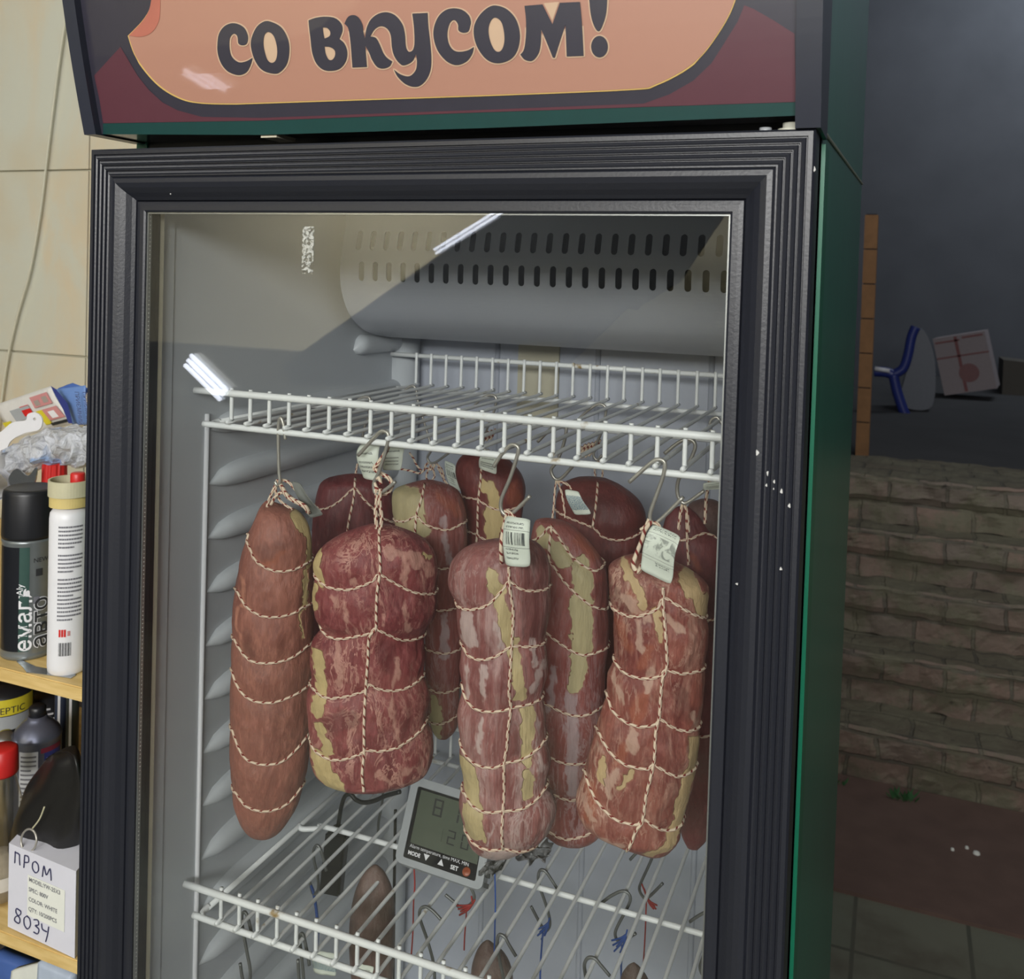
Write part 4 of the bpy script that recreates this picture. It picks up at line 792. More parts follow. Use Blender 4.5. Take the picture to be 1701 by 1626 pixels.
# lower shelf hooks
LH = [
 ([(418,1550),(412,1525),(407,1515),(402,1520),(403,1540),(410,1580),(416,1615),(412,1640),(404,1630),(399,1600)], (407,1515), 'foremost hook on the lower shelf near its left end'),
 ([(514,1603),(509,1575),(503,1552),(498,1556),(500,1580),(504,1620),(504,1650),(498,1640),(495,1594)], (502,1552), 'second hook along the front bar of the lower shelf'),
 ([(542,1446.5),(534,1415),(527,1404),(521,1412),(522,1430),(528,1457),(528,1478),(520,1484),(514,1462)], (527,1404), 'hook in front of the black probe box'),
 ([(733,1528),(719,1513),(707,1506),(698,1511),(698,1527),(709,1559),(720,1599),(722,1630)], (706,1506), 'hook below the left half of the thermometer'),
 ([(740,1486),(753,1497),(766,1508),(780,1503),(788,1490),(781,1472)], (784,1478), 'hook with a red thread knot below the thermometer'),
 ([(857,1588),(846,1570),(838,1556),(829,1553),(826,1566),(829,1590),(840,1640)], (833,1554), 'hook at bottom centre above a small cured piece'),
 ([(931,1485),(918,1464),(906,1447),(897,1446),(894,1458),(897,1475),(904,1494),(912,1521),(913,1538),(906,1546),(898,1535),(882,1505)], (902,1446), 'hook with a blue thread knot in the middle of the lower shelf'),
 ([(1000,1499),(1017,1487),(1034,1480),(1044,1484),(1047,1495),(1040,1512),(1029,1532),(1022,1549),(1025,1561),(1034,1564),(1056,1550)], (1037,1480), 'wide hook with a blue thread, right of centre on the lower shelf'),
 ([(1086,1418),(1078,1437),(1066,1463),(1062,1476),(1067,1488),(1076,1491),(1101,1467)], (1086,1418), 'hook with a red thread under the rightmost front joint'),
 ([(1013,1621),(998,1603),(988,1592),(977,1591),(971,1601),(972,1616),(976,1640)], (980,1590), 'hook at the bottom edge right of centre'),
 ([(1145.6,1531),(1163.8,1519),(1180,1513),(1188,1520),(1186,1540),(1176,1566)], (1182,1513), 'hook over the cross bar near the right glass edge'),
 ([(1172,1457),(1182,1451),(1192,1445)], (1190,1446), 'hook tip against the right glass edge above the cross bar'),
 ([(1171,1580),(1166,1595),(1163,1607),(1168,1620),(1180,1625)], (1170,1582), 'hook with a blue thread at the bottom right corner'),
 ([(1046.6,1428),(1053,1421),(1062,1412)], (1060,1413), 'short hook tip peeking out under the rightmost front joint'),
 ([(620,1318),(626,1308),(632,1306),(636,1316),(634,1338),(629,1365),(628,1385)], (632,1306), 'dark hook behind the lower shelf wires left of the thermometer'),
 ([(625,1500),(616,1475),(611,1455),(606,1470),(610,1500),(617,1530)], (611,1456), 'bright hook above the dusty grey piece'),
]
LY = []
for px, top, lab in LH: LY.append(hook(px, 0, lab, .00155, 'oldsteel', ZL, top)[1])
loose('blue_thread', [(516,1470),(520,1480),(524,1500),(528,1540),(526,1580)], LY[2], 'blue thread hanging from the hook before the black box', 'bluet', .0016)
loose('red_thread', [(688,1444),(689,1470),(687,1500),(686,1545),(683,1590)], LY[3]+.02, 'thin red thread hanging below the left end of the thermometer', 'redt', .0008)
loose('red_thread', [(775,1508),(774,1530),(772,1552),(771,1578)], LY[4], 'red thread end hanging under its knot below the thermometer', 'redt', .0008)
loose('blue_thread', [(902,1545),(900,1570),(898,1600),(897,1640)], LY[6], 'blue thread hanging from the middle hook of the lower shelf', 'bluet', .0010)
loose('blue_thread', [(1030,1560),(1034,1580),(1032,1600),(1032,1640)], LY[7], 'blue thread hanging from the wide hook right of centre', 'bluet', .0010)
loose('red_thread', [(1074,1492),(1073,1515),(1072,1545),(1070,1580),(1066,1640)], LY[8], 'red thread hanging down under the rightmost front joint', 'redt', .0008)
loose('blue_thread', [(822,1450),(823,1500),(822,1540),(821,1590)], .2, 'dark blue thread right of the thermometer', 'bluet', .0008)
loose('blue_thread', [(1166,1600),(1172,1606),(1180,1600)], LY[12], 'blue thread knot at the bottom right corner', 'bluet', .0016)
def tuft(name, px, Y, m_, label, spread):
    b = MB(); x0, y0 = px
    for dx, dy in spread: b.tube(smooth_pts([at(x0, y0, Y=Y), at(x0+dx*.4, y0+dy*.5+1, Y=Y-.001), at(x0+dx, y0+dy, Y=Y)], 4), .0009, 6)
    return tag(b.build(name, M[m_], None, True), label, 'thread')
tuft('thread_knot', (785,1502), LY[4]-.002, 'redt', 'frayed red thread knot below the thermometer', [(-12,8),(-16,5),(-20,12),(-24,8),(-26,2),(-18,16),(4,-8),(-2,-14),(-22,18)])
tuft('thread_knot', (911,1532), LY[6]-.002, 'bluet', 'frayed blue thread knot on the middle hook', [(-8,12),(-14,16),(-18,22),(-6,22),(0,10),(-20,12),(2,-8),(-12,28)])
tuft('thread_knot', (1040,1552), LY[7]-.002, 'bluet', 'frayed blue thread knot on the wide hook right of centre', [(-8,14),(-16,20),(-20,28),(-10,30),(-4,24),(-22,18),(2,-8),(-24,10)])
tuft('thread_knot', (1074,1490), LY[8]-.002, 'redt', 'frayed red thread knot under the rightmost front joint', [(10,10),(14,16),(16,20),(18,14),(-4,-14),(-8,-22),(12,20)])
paper('paper_tag', [(520,1578),(562,1582),(556,1625),(518,1618)], [.12]*4, 'paper tag with blue edge below the front bar of the lower shelf', TG['blue'], .002, seed=12)
paper('paper_tag', [(597,1598),(622,1606),(618,1632),(596,1628)], [.12]*4, 'light tag corner at the bottom edge below the lower shelf', TG['txt'], .002, seed=13)
# black probe box with its cable
yb = .285
T = thing('probe_box', at(560, 1430, Y=yb), 'black oblong sensor box on a cable hanging behind the lower shelf wires', 'sensor')
b = bmesh.new(); bmesh.ops.create_cube(b, size=1); A = at(561,1382,Y=yb); B = at(550,1483,Y=yb); wv = at(577,1390,Y=yb)-at(543,1384,Y=yb)
hv = (A-B); dv = np.array([0, .012, 0])
for v_ in b.verts: c_ = v_.co.copy(); v_.co = Vector((A+B)/2 + hv*c_.z + wv*c_.x + dv*c_.y)
bmesh.ops.bevel(b, geom=b.edges[:], offset=.0022, segments=3, affect='EDGES'); me = bpy.data.meshes.new('case'); b.to_mesh(me); b.free(); me.materials.append(M['black']); o = bpy.data.objects.new('case', me); C.objects.link(o); o.parent = T; o.location = -T.location
MB().tube([at(561,1386,Y=yb), at(561,1372,Y=yb)], .005, 14).build('cable_gland', M['black'], T, True)
MB().tube(smooth_pts([at(x, y, Y=yb) for x, y in [(561,1376),(564,1358),(567,1340),(573,1323),(582,1319),(591,1328),(604,1333),(622,1330),(640,1322),(665,1315)]], 5), .0024, 10).build('cable', M['black'], T, True)
loose('black_cable', [(657,1345),(656,1400),(655,1470),(654,1540),(653,1640)], .40, 'thin black cable hanging behind the thermometer', 'black', .002, 'cable')

# ---------------------------------------------------------------- thermometer
def text_mesh(s_, size=1., off=0., align='LEFT'):
    cu = bpy.data.curves.new('t', 'FONT'); cu.body = s_; cu.size = size; cu.offset = off; cu.align_x = align; cu.resolution_u = 3
    o = bpy.data.objects.new('t', cu); C.objects.link(o); bpy.context.view_layer.update()
    me = bpy.data.meshes.new_from_object(o.evaluated_get(bpy.context.evaluated_depsgraph_get()))
    v = [tuple(p.co[:2]) for p in me.vertices]; f = [tuple(p.vertices) for p in me.polygons]
    bpy.data.objects.remove(o); bpy.data.curves.remove(cu); bpy.data.meshes.remove(me); return v, f
A_ = at(653, 1440, Z=ZL+.006); B_ = at(803, 1490, Z=ZL+.006)
yb_ = (A_[1]+B_[1])/2
BLc = at(655, 1430, Y=yb_-.002); BRc = at(800, 1480, Y=yb_+.0); TLc = at(686, 1288, Y=yb_+.05)
ux = BRc-BLc; Wt = np.linalg.norm(ux); ux /= Wt; vy = TLc-BLc; vy -= ux*(vy@ux)*.0; Ht = np.linalg.norm(vy); vy /= Ht; nn = np.cross(ux, vy); nn /= np.linalg.norm(nn)
if nn @ (CP-BLc) < 0: nn = -nn
TM = thing('thermometer', (BLc+BRc)/2, 'grey framed digital thermometer with black display standing on the lower shelf', 'thermometer')
def tp(u, v_, d=0): return BLc + ux*u*Wt + vy*v_*Ht + nn*d
def rrect(u0, v0, u1, v1, r, n=6):
    pts = []; asp = Wt/Ht
    for cx, cy, a0 in ((u1-r, v1-r*asp, 0), (u0+r, v1-r*asp, 90), (u0+r, v0+r*asp, 180), (u1-r, v0+r*asp, 270)):
        for k in range(n+1): a = math.radians(a0+90*k/n); pts.append((cx+r*math.cos(a), cy+r*asp*math.sin(a)))
    return pts
def slab(name, pts, d0, d1, m_, parent, inner=None, bev=0):
    q = len(pts); v = [tp(x, y, d0) for x, y in pts]
    if inner is None:
        if bev:
            cx = sum(p[0] for p in pts)/q; cy = sum(p[1] for p in pts)/q
            v += [tp(x, y, d1-bev) for x, y in pts] + [tp(cx+(x-cx)*.975, cy+(y-cy)*.975, d1) for x, y in pts]
            f = [tuple(range(q)), tuple(range(2*q, 3*q))]+[(k+j*q, (k+1) % q+j*q, q*(j+1)+(k+1) % q, q*(j+1)+k) for k in range(q) for j in (0, 1)]
        else:
            v += [tp(x, y, d1) for x, y in pts]; f = [tuple(range(q)), tuple(range(q, 2*q))]+[(k, (k+1) % q, q+(k+1) % q, q+k) for k in range(q)]
    else:
        v += [tp(x, y, d1) for x, y in pts]+[tp(x, y, d1) for x, y in inner]+[tp(x, y, d1-.003) for x, y in inner]
        f = [tuple(range(q))]+[(k+j*q, (k+1) % q+j*q, q*(j+1)+(k+1) % q, q*(j+1)+k) for k in range(q) for j in (0, 1, 2)]
    o = obj(name, v, f, m_, parent); bm = bmesh.new(); bm.from_mesh(o.data); bmesh.ops.recalc_face_normals(bm, faces=bm.faces); bm.to_mesh(o.data); bm.free(); return o
slab('case', rrect(0, 0, 1.0, 1, .07), -.016, 0, M['grey'], TM, rrect(.085, .075, .915, .90, .02))
slab('screen_bezel', rrect(.08, .07, .92, .905, .02), -.004, -.0022, mat('gloss_black', (20, 22, 30), .15), TM)
scr = slab('lcd', rrect(.125, .255, .90, .87, .01), -.0022, -.0017, mat('lcd_green_grey', (80, 88, 76), .3), TM)
def tprint(name, s_, u, v_, size, m_, d=-.0014, off=0, par=None):
    vv, ff = text_mesh(s_, size, off); obj(name, [tp(u+x, v_+y*Wt/Ht, d) for x, y in vv], ff, m_, par or TM)
def segdig(u, v_, w_, h_, on, par):
    b = MB(); t_ = w_*.27; S7 = {'a': (0, h_-t_, w_, h_), 'g': (0, h_/2-t_/2, w_, h_/2+t_/2), 'd': (0, 0, w_, t_), 'f': (0, h_/2, t_, h_), 'b': (w_-t_, h_/2, w_, h_), 'e': (0, 0, t_, h_/2), 'c': (w_-t_, 0, w_, h_/2)}
    for k in on:
        x0, y0, x1, y1 = S7[k]; g_ = .006
        b.obox(tp(u+x0+g_, v_+y0+g_, -.0017), ux*(x1-x0-2*g_)*Wt, vy*(y1-y0-2*g_)*Ht, nn*.0003)
    b.build('digit', M['ink'], par)
segdig(.30, .62, .12, .21, 'abcdefg', scr); segdig(.50, .62, .12, .21, 'bc', scr); segdig(.66, .62, .12, .21, 'abcdfg', scr)
segdig(.42, .36, .05, .17, 'bc', scr); segdig(.52, .36, .10, .17, 'abged', scr); segdig(.68, .36, .10, .17, 'abcdef', scr)
tprint('printed_text', 'Alarm temperature, time MAX, MIN', .13, .205, .046, M['white'])
tprint('printed_text', 'MODE', .125, .125, .05, M['white'], off=.002); tprint('printed_text', '▼', .30, .12, .075, M['white']); tprint('printed_text', '▲', .47, .12, .075, M['white']); tprint('printed_text', 'SET', .62, .12, .055, M['white'], off=.002)
b = MB(); b.lathe(tp(.80, .145, -.0022), [(.0042, 0), (.0042, .0008), (.0032, .0011), (0, .0019)], 20, nn); b.build('red_button', mat('orange_red_button', (150, 72, 42), .4), TM, True)
for vv_ in (.16, .05):
    b = MB(); b.obox(tp(1.0, vv_, -.008), ux*.004, vy*.004, nn*.003); b.build('side_clip', M['ink'], TM)
# film pieces by the thermometer, coloured whitish in place of lamp highlights
def film(name, px_rows, Ys, label, seed):
    n = len(px_rows[0]); m_ = len(px_rows); v = []; R_ = 30
    G = np.array([[at(x, y, Y=Ys[i]) for (x, y) in row] for i, row in enumerate(px_rows)])
    for i in range(R_):
        for j in range(R_):
            a = i/(R_-1)*(m_-1); c_ = j/(R_-1)*(n-1); i0 = min(int(a), m_-2); j0 = min(int(c_), n-2); fa = a-i0; fc = c_-j0
            P = G[i0][j0]*(1-fa)*(1-fc)+G[i0+1][j0]*fa*(1-fc)+G[i0][j0+1]*(1-fa)*fc+G[i0+1][j0+1]*fa*fc
            k = np.array([i*.28, j*.28, seed]); P = P + np.array([.002*vnoise(k, 1), .005*vnoise(k, 2), .003*vnoise(k, 3)]); v.append(P)
    return tag(obj(name, v, grid_faces(R_, R_), M['film'], None, True), label, 'plastic film')
film('highlight_film', [[(858,1398),(880,1396),(915,1400)],[(852,1412),(880,1412),(918,1415)],[(845,1424),(874,1428),(905,1434)]], [.13,.12,.11], 'crinkled film whitened to imitate lamp highlights at the foot of the third front joint', 3)
film('highlight_film', [[(806,1432),(830,1425),(852,1402)],[(800,1446),(825,1440),(838,1430)],[(798,1452),(815,1456),(826,1450)]], [.14,.13,.12], 'small film piece whitened to imitate lamp highlights at the right end of the thermometer', 5)

# ================================================================== shelf unit on the left
SY = .22
zt = at(66, 1125, Y=SY)[2]; zb = at(66, 1149, Y=SY)[2]; zt2 = at(63, 1571, Y=SY)[2]; zb2 = at(62, 1594, Y=SY)[2]
U = thing('shelf_unit', (-.6, .5, zt2), 'yellow wooden shelf unit crowded with cans beside the fridge', 'shelf')
for a, b_ in ((zb, zt), (zb2, zt2)):
    bmx = bmesh.new(); bmesh.ops.create_cube(bmx, size=1)
    for v_ in bmx.verts: v_.co = Vector((-.625+v_.co.x*1.15, .47+v_.co.y*.5, (a+b_)/2+v_.co.z*(b_-a)))
    bmesh.ops.bevel(bmx, geom=bmx.edges[:], offset=.0015, segments=2, affect='EDGES'); me = bpy.data.meshes.new('shelf_board'); bmx.to_mesh(me); bmx.free(); me.materials.append(M['wood'])
    o = bpy.data.objects.new('shelf_board', me); C.objects.link(o); o.parent = U; o.location = -U.location
for y_ in (.24, .68): MB().box((-1.195, y_-.01, 0), (-1.165, y_+.02, 1.75)).build('post', M['wood'], U)
MB().box((-1.2, .722, 0), (-.05, .732, zb)).build('back_board', mat('dark_back_board', (58, 52, 46), .8), U)
def can(name, px, Yd, w_px, y_bot, y_top, z0=None, taper=0):
    """axis point on the board and radius from the photographed width"""
    P = at(px, (y_bot+y_top)/2, Y=Yd); r = w_px/2*depth(P)/FPX; h = at(px, y_top, Y=Yd)[2]
    return np.array([P[0], Yd, zt if z0 is None else z0]), r, h-(zt if z0 is None else z0)
def wrap_text(name, s_, c, r, z, size, ang, m_, par, rot=0, off=0, lift=.0004):
    vv, ff = text_mesh(s_, size, off); V = []
    for x, y in vv:
        if rot == 90: x, y = -y, x
        a = ang + x/r; V.append((c[0]+(r+lift)*math.cos(a), c[1]+(r+lift)*math.sin(a), z+y))
    return obj(name, V, ff, m_, par)
def wrap_patch(name, c, r, z0, z1, a0, a1, m_, par, lift=.0003, n=16, h0=None):
    v = []
    for i in range(n+1):
        a = a0+(a1-a0)*i/n
        for z in (z0, z1): v += [(c[0]+(r+lift)*math.cos(a), c[1]+(r+lift)*math.sin(a), z)]
    return obj(name, v, [(2*i, 2*i+2, 2*i+3, 2*i+1) for i in range(n)], m_, par, True)
# spray paint can: black cap, silver grey body
c, r, h = can('x', 48, .27, 83, 1110, 808)
ca = math.atan2(CP[1]-c[1], CP[0]-c[0])        # angle that faces the viewer
T = thing('spray_can', c, 'black capped silver and black spray paint can on the upper shelf', 'spray can')
zc = h*.71
MB().lathe(c, [(r*.93, 0), (r, .002), (r, .006), (r*.975, .008), (r*.985, .010), (r*.985, zc-.006), (r*1.0, zc-.004), (r*1.0, zc-.001), (r*.9, zc)], 56).build('can_body', mat('can_silver', (128, 134, 136), .3, metal=.55), T, True)
wrap_patch('label_panel', c, r*.986, .012+zt, zt+zc-.008, ca-1.4, ca-.35, mat('can_black_print', (34, 36, 42), .3, metal=.3), T)
wrap_patch('label_panel', c, r*.986, .012+zt, zt+zc-.008, ca-.35, ca+.02, mat('can_green_print', (70, 98, 92), .3, metal=.4), T)
MB().lathe(c, [(r*1.0, zc), (r*1.02, zc+.004), (r*.985, h-.006), (r*.95, h-.002), (r*.86, h), (r*.8, h-.0006), (0, h-.0006)], 56).build('cap', M['black'], T, True)
wrap_text('label_text', 'емаль', c, r*.99, zt+.012, .027, ca+.12, M['white'], T, 90, .0003)
wrap_text('label_text', 'авто', c, r*.99, zt+.014, .030, ca+.74, M['white'], T, 90, .0012); wrap_text('label_text', 'авто', c, r*.993, zt+.014, .030, ca+.74, M['ink'], T, 90, .0002, .0008)
wrap_text('label_text', 'NEW', c, r*.99, zt+zc-.028, .008, ca+.15, M['ink'], T)
b = MB()
for z_, a_, s_ in ((zt+zc*.62, ca+.42, .006), (zt+zc*.6, ca+.5, .004)): pass
wrap_patch('label_mark', c, r*.99, zt+zc*.70, zt+zc*.76, ca+.25, ca+.5, M['ink'], T, .0005); wrap_patch('label_mark', c, r*.99, zt+zc*.47, zt+zc*.53, ca+.18, ca+.4, M['greyink'], T, .0005)
wrap_text('label_mark', 'Aly', c, r*.99, zt+zc*.55, .011, ca-.2, M['white'], T, 90)
# white bottle with printed back label, cut off by the fridge
c, r, h = can('x', 114, .25, 62, 1100, 842)
ca = math.atan2(CP[1]-c[1], CP[0]-c[0])
T = thing('white_bottle', c, 'white plastic bottle with printed back label between spray can and fridge', 'bottle')
MB().lathe(c, [(r*.85, 0), (r*.97, .003), (r, .010), (r, h*.94), (r*.96, h*.975), (r*.8, h), (r*.4, h+.003)], 48).build('bottle_body', M['white'], T, True)
random.seed(3)
for j in range(24):
    if j in (6, 12): continue
    z = zt+h*.90-j*.0049; L_ = .95 if j % 6 != 5 else .6
    b = MB(); k = -.55
    while k < -.55+1.25*L_:
        wl = random.uniform(.03, .11); v = []
        for a_ in (k, k+wl*.8): v += [(c[0]+(r+.0003)*math.cos(ca+a_), c[1]+(r+.0003)*math.sin(ca+a_), z), (c[0]+(r+.0003)*math.cos(ca+a_), c[1]+(r+.0003)*math.sin(ca+a_), z+.0022)]
        b.add(v, [(0, 2, 3, 1)]); k += wl
    b.build('print_line', M['greyink'], T)
for k in range(3): wrap_patch('red_mark', c, r, zt+h*.245, zt+h*.29, ca-.45+.13*k, ca-.45+.13*k+.10, M['red'], T)
wrap_patch('red_mark', c, r, zt+h*.25, zt+h*.28, ca-.02, ca+.12, M['pink'], T)
for k in range(14): wrap_patch('barcode_bar', c, r, zt+h*.13, zt+h*.21, ca-.45+.045*k, ca-.45+.045*k+(.028 if k % 3 else .012), M['ink'], T, n=2)
# masking tape rolls on the bottle
zb3 = zt+h+.003
def roll(name, cx, z0, hh, ro, ri, m_, label):
    cc = (cx[0], cx[1], z0); b = MB(); b.lathe(cc, [(ri, 0), (ro, 0), (ro, hh), (ri, hh), (ri, 0)], 48, caps=False); return tag(b.build(name, m_, None, False), label, 'tape roll')
roll('tape_roll', c, zb3, .013, r*1.02, r*.8, M['tape'], 'yellow masking tape roll lying on the white bottle')
roll('tape_roll', (c[0]+.001, c[1]), zb3+.0132, .019, r*1.12, r*1.02, M['tape2'], 'pale tape roll stacked on the yellow tape roll')
T = thing('red_cap_tube', (c[0]+.014, c[1]+.01, zb3+.0005), 'small red cap standing inside the pale tape roll', 'cap')
MB().lathe((c[0]+.012, c[1]+.0, zb3+.0135), [(.0085, 0), (.0085, .026), (.0075, .0275), (0, .0275)], 24).build('cap_body', M['red'], T, True)
# second white bottle with red cap behind
c, r, h = can('x', 88, .36, 62, 1080, 815)
T = thing('glue_bottle', c, 'white glue bottle with ribbed red cap behind the spray can', 'bottle')
MB().lathe(c, [(r, 0), (r, h-.02), (r*.9, h-.004), (r*.62, h)], 40).build('bottle_body', M['paper'], T, True)
b = MB(); pr = []
P_ = at(88, 767, Y=.36); hc = P_[2]-zt
prof_ = [(r*.72, h), (r*.72, h+.004), (r*.62, h+.006), (r*.60, hc-.002), (r*.52, hc), (0, hc)]
b.lathe(c, prof_, 60); v = np.array(b.v); rel = v[:, :2]-c[:2]; an = np.arctan2(rel[:, 1], rel[:, 0]); f_ = np.where(v[:, 2] > c[2]+h+.005, 1+.03*np.sign(np.sin(an*15)), 1); v[:, :2] = c[:2]+rel*f_[:, None]
b.v = [tuple(q) for q in v]; b.build('cap', M['red'], T, False)
# metal spatula / angle plate on the shelf edge
b = MB(); pts = [(27,1098),(38,1108),(44,1116),(60,1118),(118,1126),(126,1121),(124,1118),(60,1107),(36,1096)]
P = [at(x, y, Z=zt+.0012) for x, y in pts]; q = len(P); b.add(P+[p_-np.array([0, 0, .001]) for p_ in P], [tuple(range(q)), tuple(range(q, 2*q))[::-1]]+[(k, q+k, q+(k+1) % q, (k+1) % q) for k in range(q)])
tag(b.build('metal_spatula', M['alum']), 'thin grey metal blade lying on the front edge of upper shelf', 'blade')
b = MB(); b.tube([at(86, 1103, Z=zt+.004), at(103, 1100, Z=zt+.004)], .0028, 10); tag(b.build('plastic_nozzle', M['white'], None, True), 'small white plastic nozzle before the white bottle', 'nozzle')
# leaflet, blue leaflet, white scraper, crumpled bag
def uvpaint_leaflet():
    return M['paper']
lf = paper('leaflet', [(-6,672),(86,641),(122,703),(20,728)], [.50,.48,.47,.49], 'white leaflet with small colour pictures propped against the tiled wall', mat('leaflet_paper', (206, 204, 200), .5), .004, 'leaflet', None, seed=20, rnd=False)
def on_quad(px4, Y4, u, v_, d):
    TL, TR, BR, BL = [at(x, y, Y=q) for (x, y), q in zip(px4, Y4)]; N = np.cross(TR-TL, BL-TL); N /= np.linalg.norm(N); N = N if N@(CP-TL) > 0 else -N
    return TL*(1-u)*(1-v_)+TR*u*(1-v_)+BR*u*v_+BL*(1-u)*v_ + N*(.004*math.sin(math.pi*v_*1.3+.4)+d)
L4 = ([(-6,672),(86,641),(122,703),(20,728)], [.50,.48,.47,.49])
def patch(name, u0, v0, u1, v1, m_, par, d=.0022):
    ps = [on_quad(*L4, u, v_, d) for u, v_ in ((u0, v0), (u1, v0), (u1, v1), (u0, v1))]; o = obj(name, [p_ for p_ in ps], [(0, 1, 2, 3)], m_, par); return o
for (a, b_, c_, d_, mk) in ((.22,.30,.55,.62,'grey'),(.40,.28,.55,.55,'red'),(.62,.12,.92,.42,'pink'),(.66,.24,.74,.38,'carton'),(.80,.2,.88,.36,'carton'),(.64,.5,.94,.8,'pink'),(.76,.58,.86,.76,'white'),(.60,.5,.70,.88,'yellow'),(0,.55,.14,.9,'yellow'),(.68,.86,.96,.93,'ink')): patch('picture', a, b_, c_, d_, M[mk], lf, .0022+.0002*random.random())
bl = paper('blue_leaflet', [(88,647),(142,640),(150,706),(120,706)], [.475,.46,.45,.47], 'blue leaflet fanned out at the right of the white leaflet', mat('blue_leaflet_paper', (104, 136, 192), .5), .002, 'leaflet', None, seed=21, rnd=False)
b = MB(); P = [at(x, y, Y=.452) for x, y in [(84,641),(92,646),(112,670),(120,703),(114,703),(104,678)]]; b.add(P+[p_+np.array([0, .0006, 0]) for p_ in P], [tuple(range(6)), tuple(range(6, 12))[::-1]]+[(k, 6+k, 6+(k+1) % 6, (k+1) % 6) for k in range(6)]); b.build('blue_stripe', M['navy'], bl)
bl2 = paper('blue_leaflet', [(96,645),(121,636),(150,646),(124,672)], [.49,.49,.485,.485], 'darker blue leaflet tip sticking up behind the others', M['blue_card'], .001, 'leaflet', None, seed=22, rnd=False)
P0_ = at(139, 648, Y=.444); vv, ff = text_mesh('ПРИЄМНИЙ', .0085)
e1 = at(131, 703, Y=.444)-at(124, 650, Y=.444); e1 /= np.linalg.norm(e1); e2 = np.array([.93, .36, .0]); e0 = at(124, 650, Y=.444)
obj('printed_text', [e0+e1*x+e2*y for x, y in vv], ff, M['blueink'], bl); obj('printed_text', [e0+e2*.012+e1*x+e2*y for x, y in vv], ff, M['blueink'], bl)
def plate(name, pts, Yd, m_, label, cat, th=.002, hole=None, sharp=None):
    Q = smooth_pts(pts, 5, sharp, True); P = [at(x, y, Y=Yd) for x, y in Q]; bm = bmesh.new()
    vs = [bm.verts.new(p) for p in P]; es = [bm.edges.new((vs[i], vs[(i+1) % len(vs)])) for i in range(len(vs))]
    if hole:
        hx, hy_, hr = hole; hv_ = [bm.verts.new(at(hx+hr*math.cos(a), hy_+hr*math.sin(a), Y=Yd)) for a in np.linspace(0, 2*math.pi, 14, endpoint=False)]; es += [bm.edges.new((hv_[i], hv_[(i+1) % 14])) for i in range(14)]
    bmesh.ops.triangle_fill(bm, use_beauty=True, edges=es); r_ = bmesh.ops.solidify(bm, geom=bm.faces[:], thickness=th); bmesh.ops.recalc_face_normals(bm, faces=bm.faces)
    me = bpy.data.meshes.new(name); bm.to_mesh(me); bm.free(); me.materials.append(m_); o = bpy.data.objects.new(name, me); C.objects.link(o)
    if label: tag(o, label, cat)
    return o
plate('white_scraper', [(-20,725),(0,718),(20,702),(42,698),(46,688),(58,685),(68,692),(70,703),(64,714),(40,720),(16,735),(6,765),(-20,775)], .40, M['white'], 'white plastic scraper with a hanging hole in its rounded end', 'scraper', .002, (57.5, 696, 2.6))
# rolled white sleeve at the left edge
b = MB(); A0 = at(-8, 800, Y=.34); ax_ = at(20, 770, Y=.40)-A0; b.lathe(A0, [(.024, -.015), (.024, .075), (.021, .075), (.021, -.015)], 36, ax_, caps=False); tag(b.build('white_tube', M['white'], None, True), 'open white plastic tube lying at the left image edge on upper shelf', 'tube')
# crumpled clear bag
n1, n2 = 60, 34; v = []
for i in range(n1):
    t = i/(n1-1); cx = 6+150*t; top = 745-38*math.sin(min(1, t*1.3)*math.pi/2); bot = 790-25*t+6*math.sin(t*9)
    for j in range(n2):
        a = 2*math.pi*j/n2; yy_ = (top+bot)/2-(bot-top)/2*math.cos(a); Yd = .36-.028*math.sin(a)*(1 if math.sin(a) > 0 else .8)
        P = at(cx, yy_, Y=Yd); k = np.array([i*.22, j*.35, 1.]); P = P+np.array([.003*vnoise(k, 1), .010*vnoise(k*1.3, 2), .004*vnoise(k, 3)]); v.append(P)
def m_bag():
    t = NT('crumpled_bag_plastic'); t.n.remove(t.b); tr = t.node('ShaderNodeBsdfTransparent'); df = t.node('ShaderNodeBsdfPrincipled'); df.inputs['Base Color'].default_value = srgb(205, 208, 216); df.inputs['Roughness'].default_value = .16
    nz = t.noise(t.coord(), 45, 5, .6, 1.2); bu = t.node('ShaderNodeBump'); bu.inputs['Distance'].default_value = .01; bu.inputs['Strength'].default_value = 1; t.link(nz, bu.inputs['Height']); t.link(bu.outputs[0], df.inputs['Normal'])
    n2_ = t.noise(t.coord(), 22, 2); t.link(t.mix(t.ramp(n2_, .6, .7), srgb(205, 208, 216), srgb(150, 178, 222)), df.inputs['Base Color'])
    mx = t.node('ShaderNodeMixShader'); t.link(t.ramp(nz, .3, .65, .45, .95), mx.inputs[0]); t.link(tr.outputs[0], mx.inputs[1]); t.link(df.outputs[0], mx.inputs[2]); t.link(mx.outputs[0], t.out.inputs[0]); return t.m
M['bag'] = m_bag()
tag(obj('plastic_bag', v, grid_faces(n1, n2, True), M['bag'], None, False), 'crumpled clear plastic bag with bluish tint lying over the bottles', 'plastic bag')
plate('foil_scrap', [(16,795),(30,778),(48,790),(62,776),(60,800),(50,812),(36,806),(26,815)], .33, M['alum'], 'dark crumpled foil scrap between spray can and plastic bag', 'foil', .002, None)
# hanging cable on the tiled wall
P = [at(x, y, Y=.728) for x, y in [(118,-20),(110,25),(100,90),(92,150),(82,230),(75,290),(66,360),(50,450),(30,520),(14,590),(2,670),(-4,730)]]
tag(MB().tube(smooth_pts(P, 6), .0022, 8).build('wall_cable', mat('beige_cable', (190, 188, 170), .6), None, True), 'thin beige cable hanging down the tiled wall', 'cable')

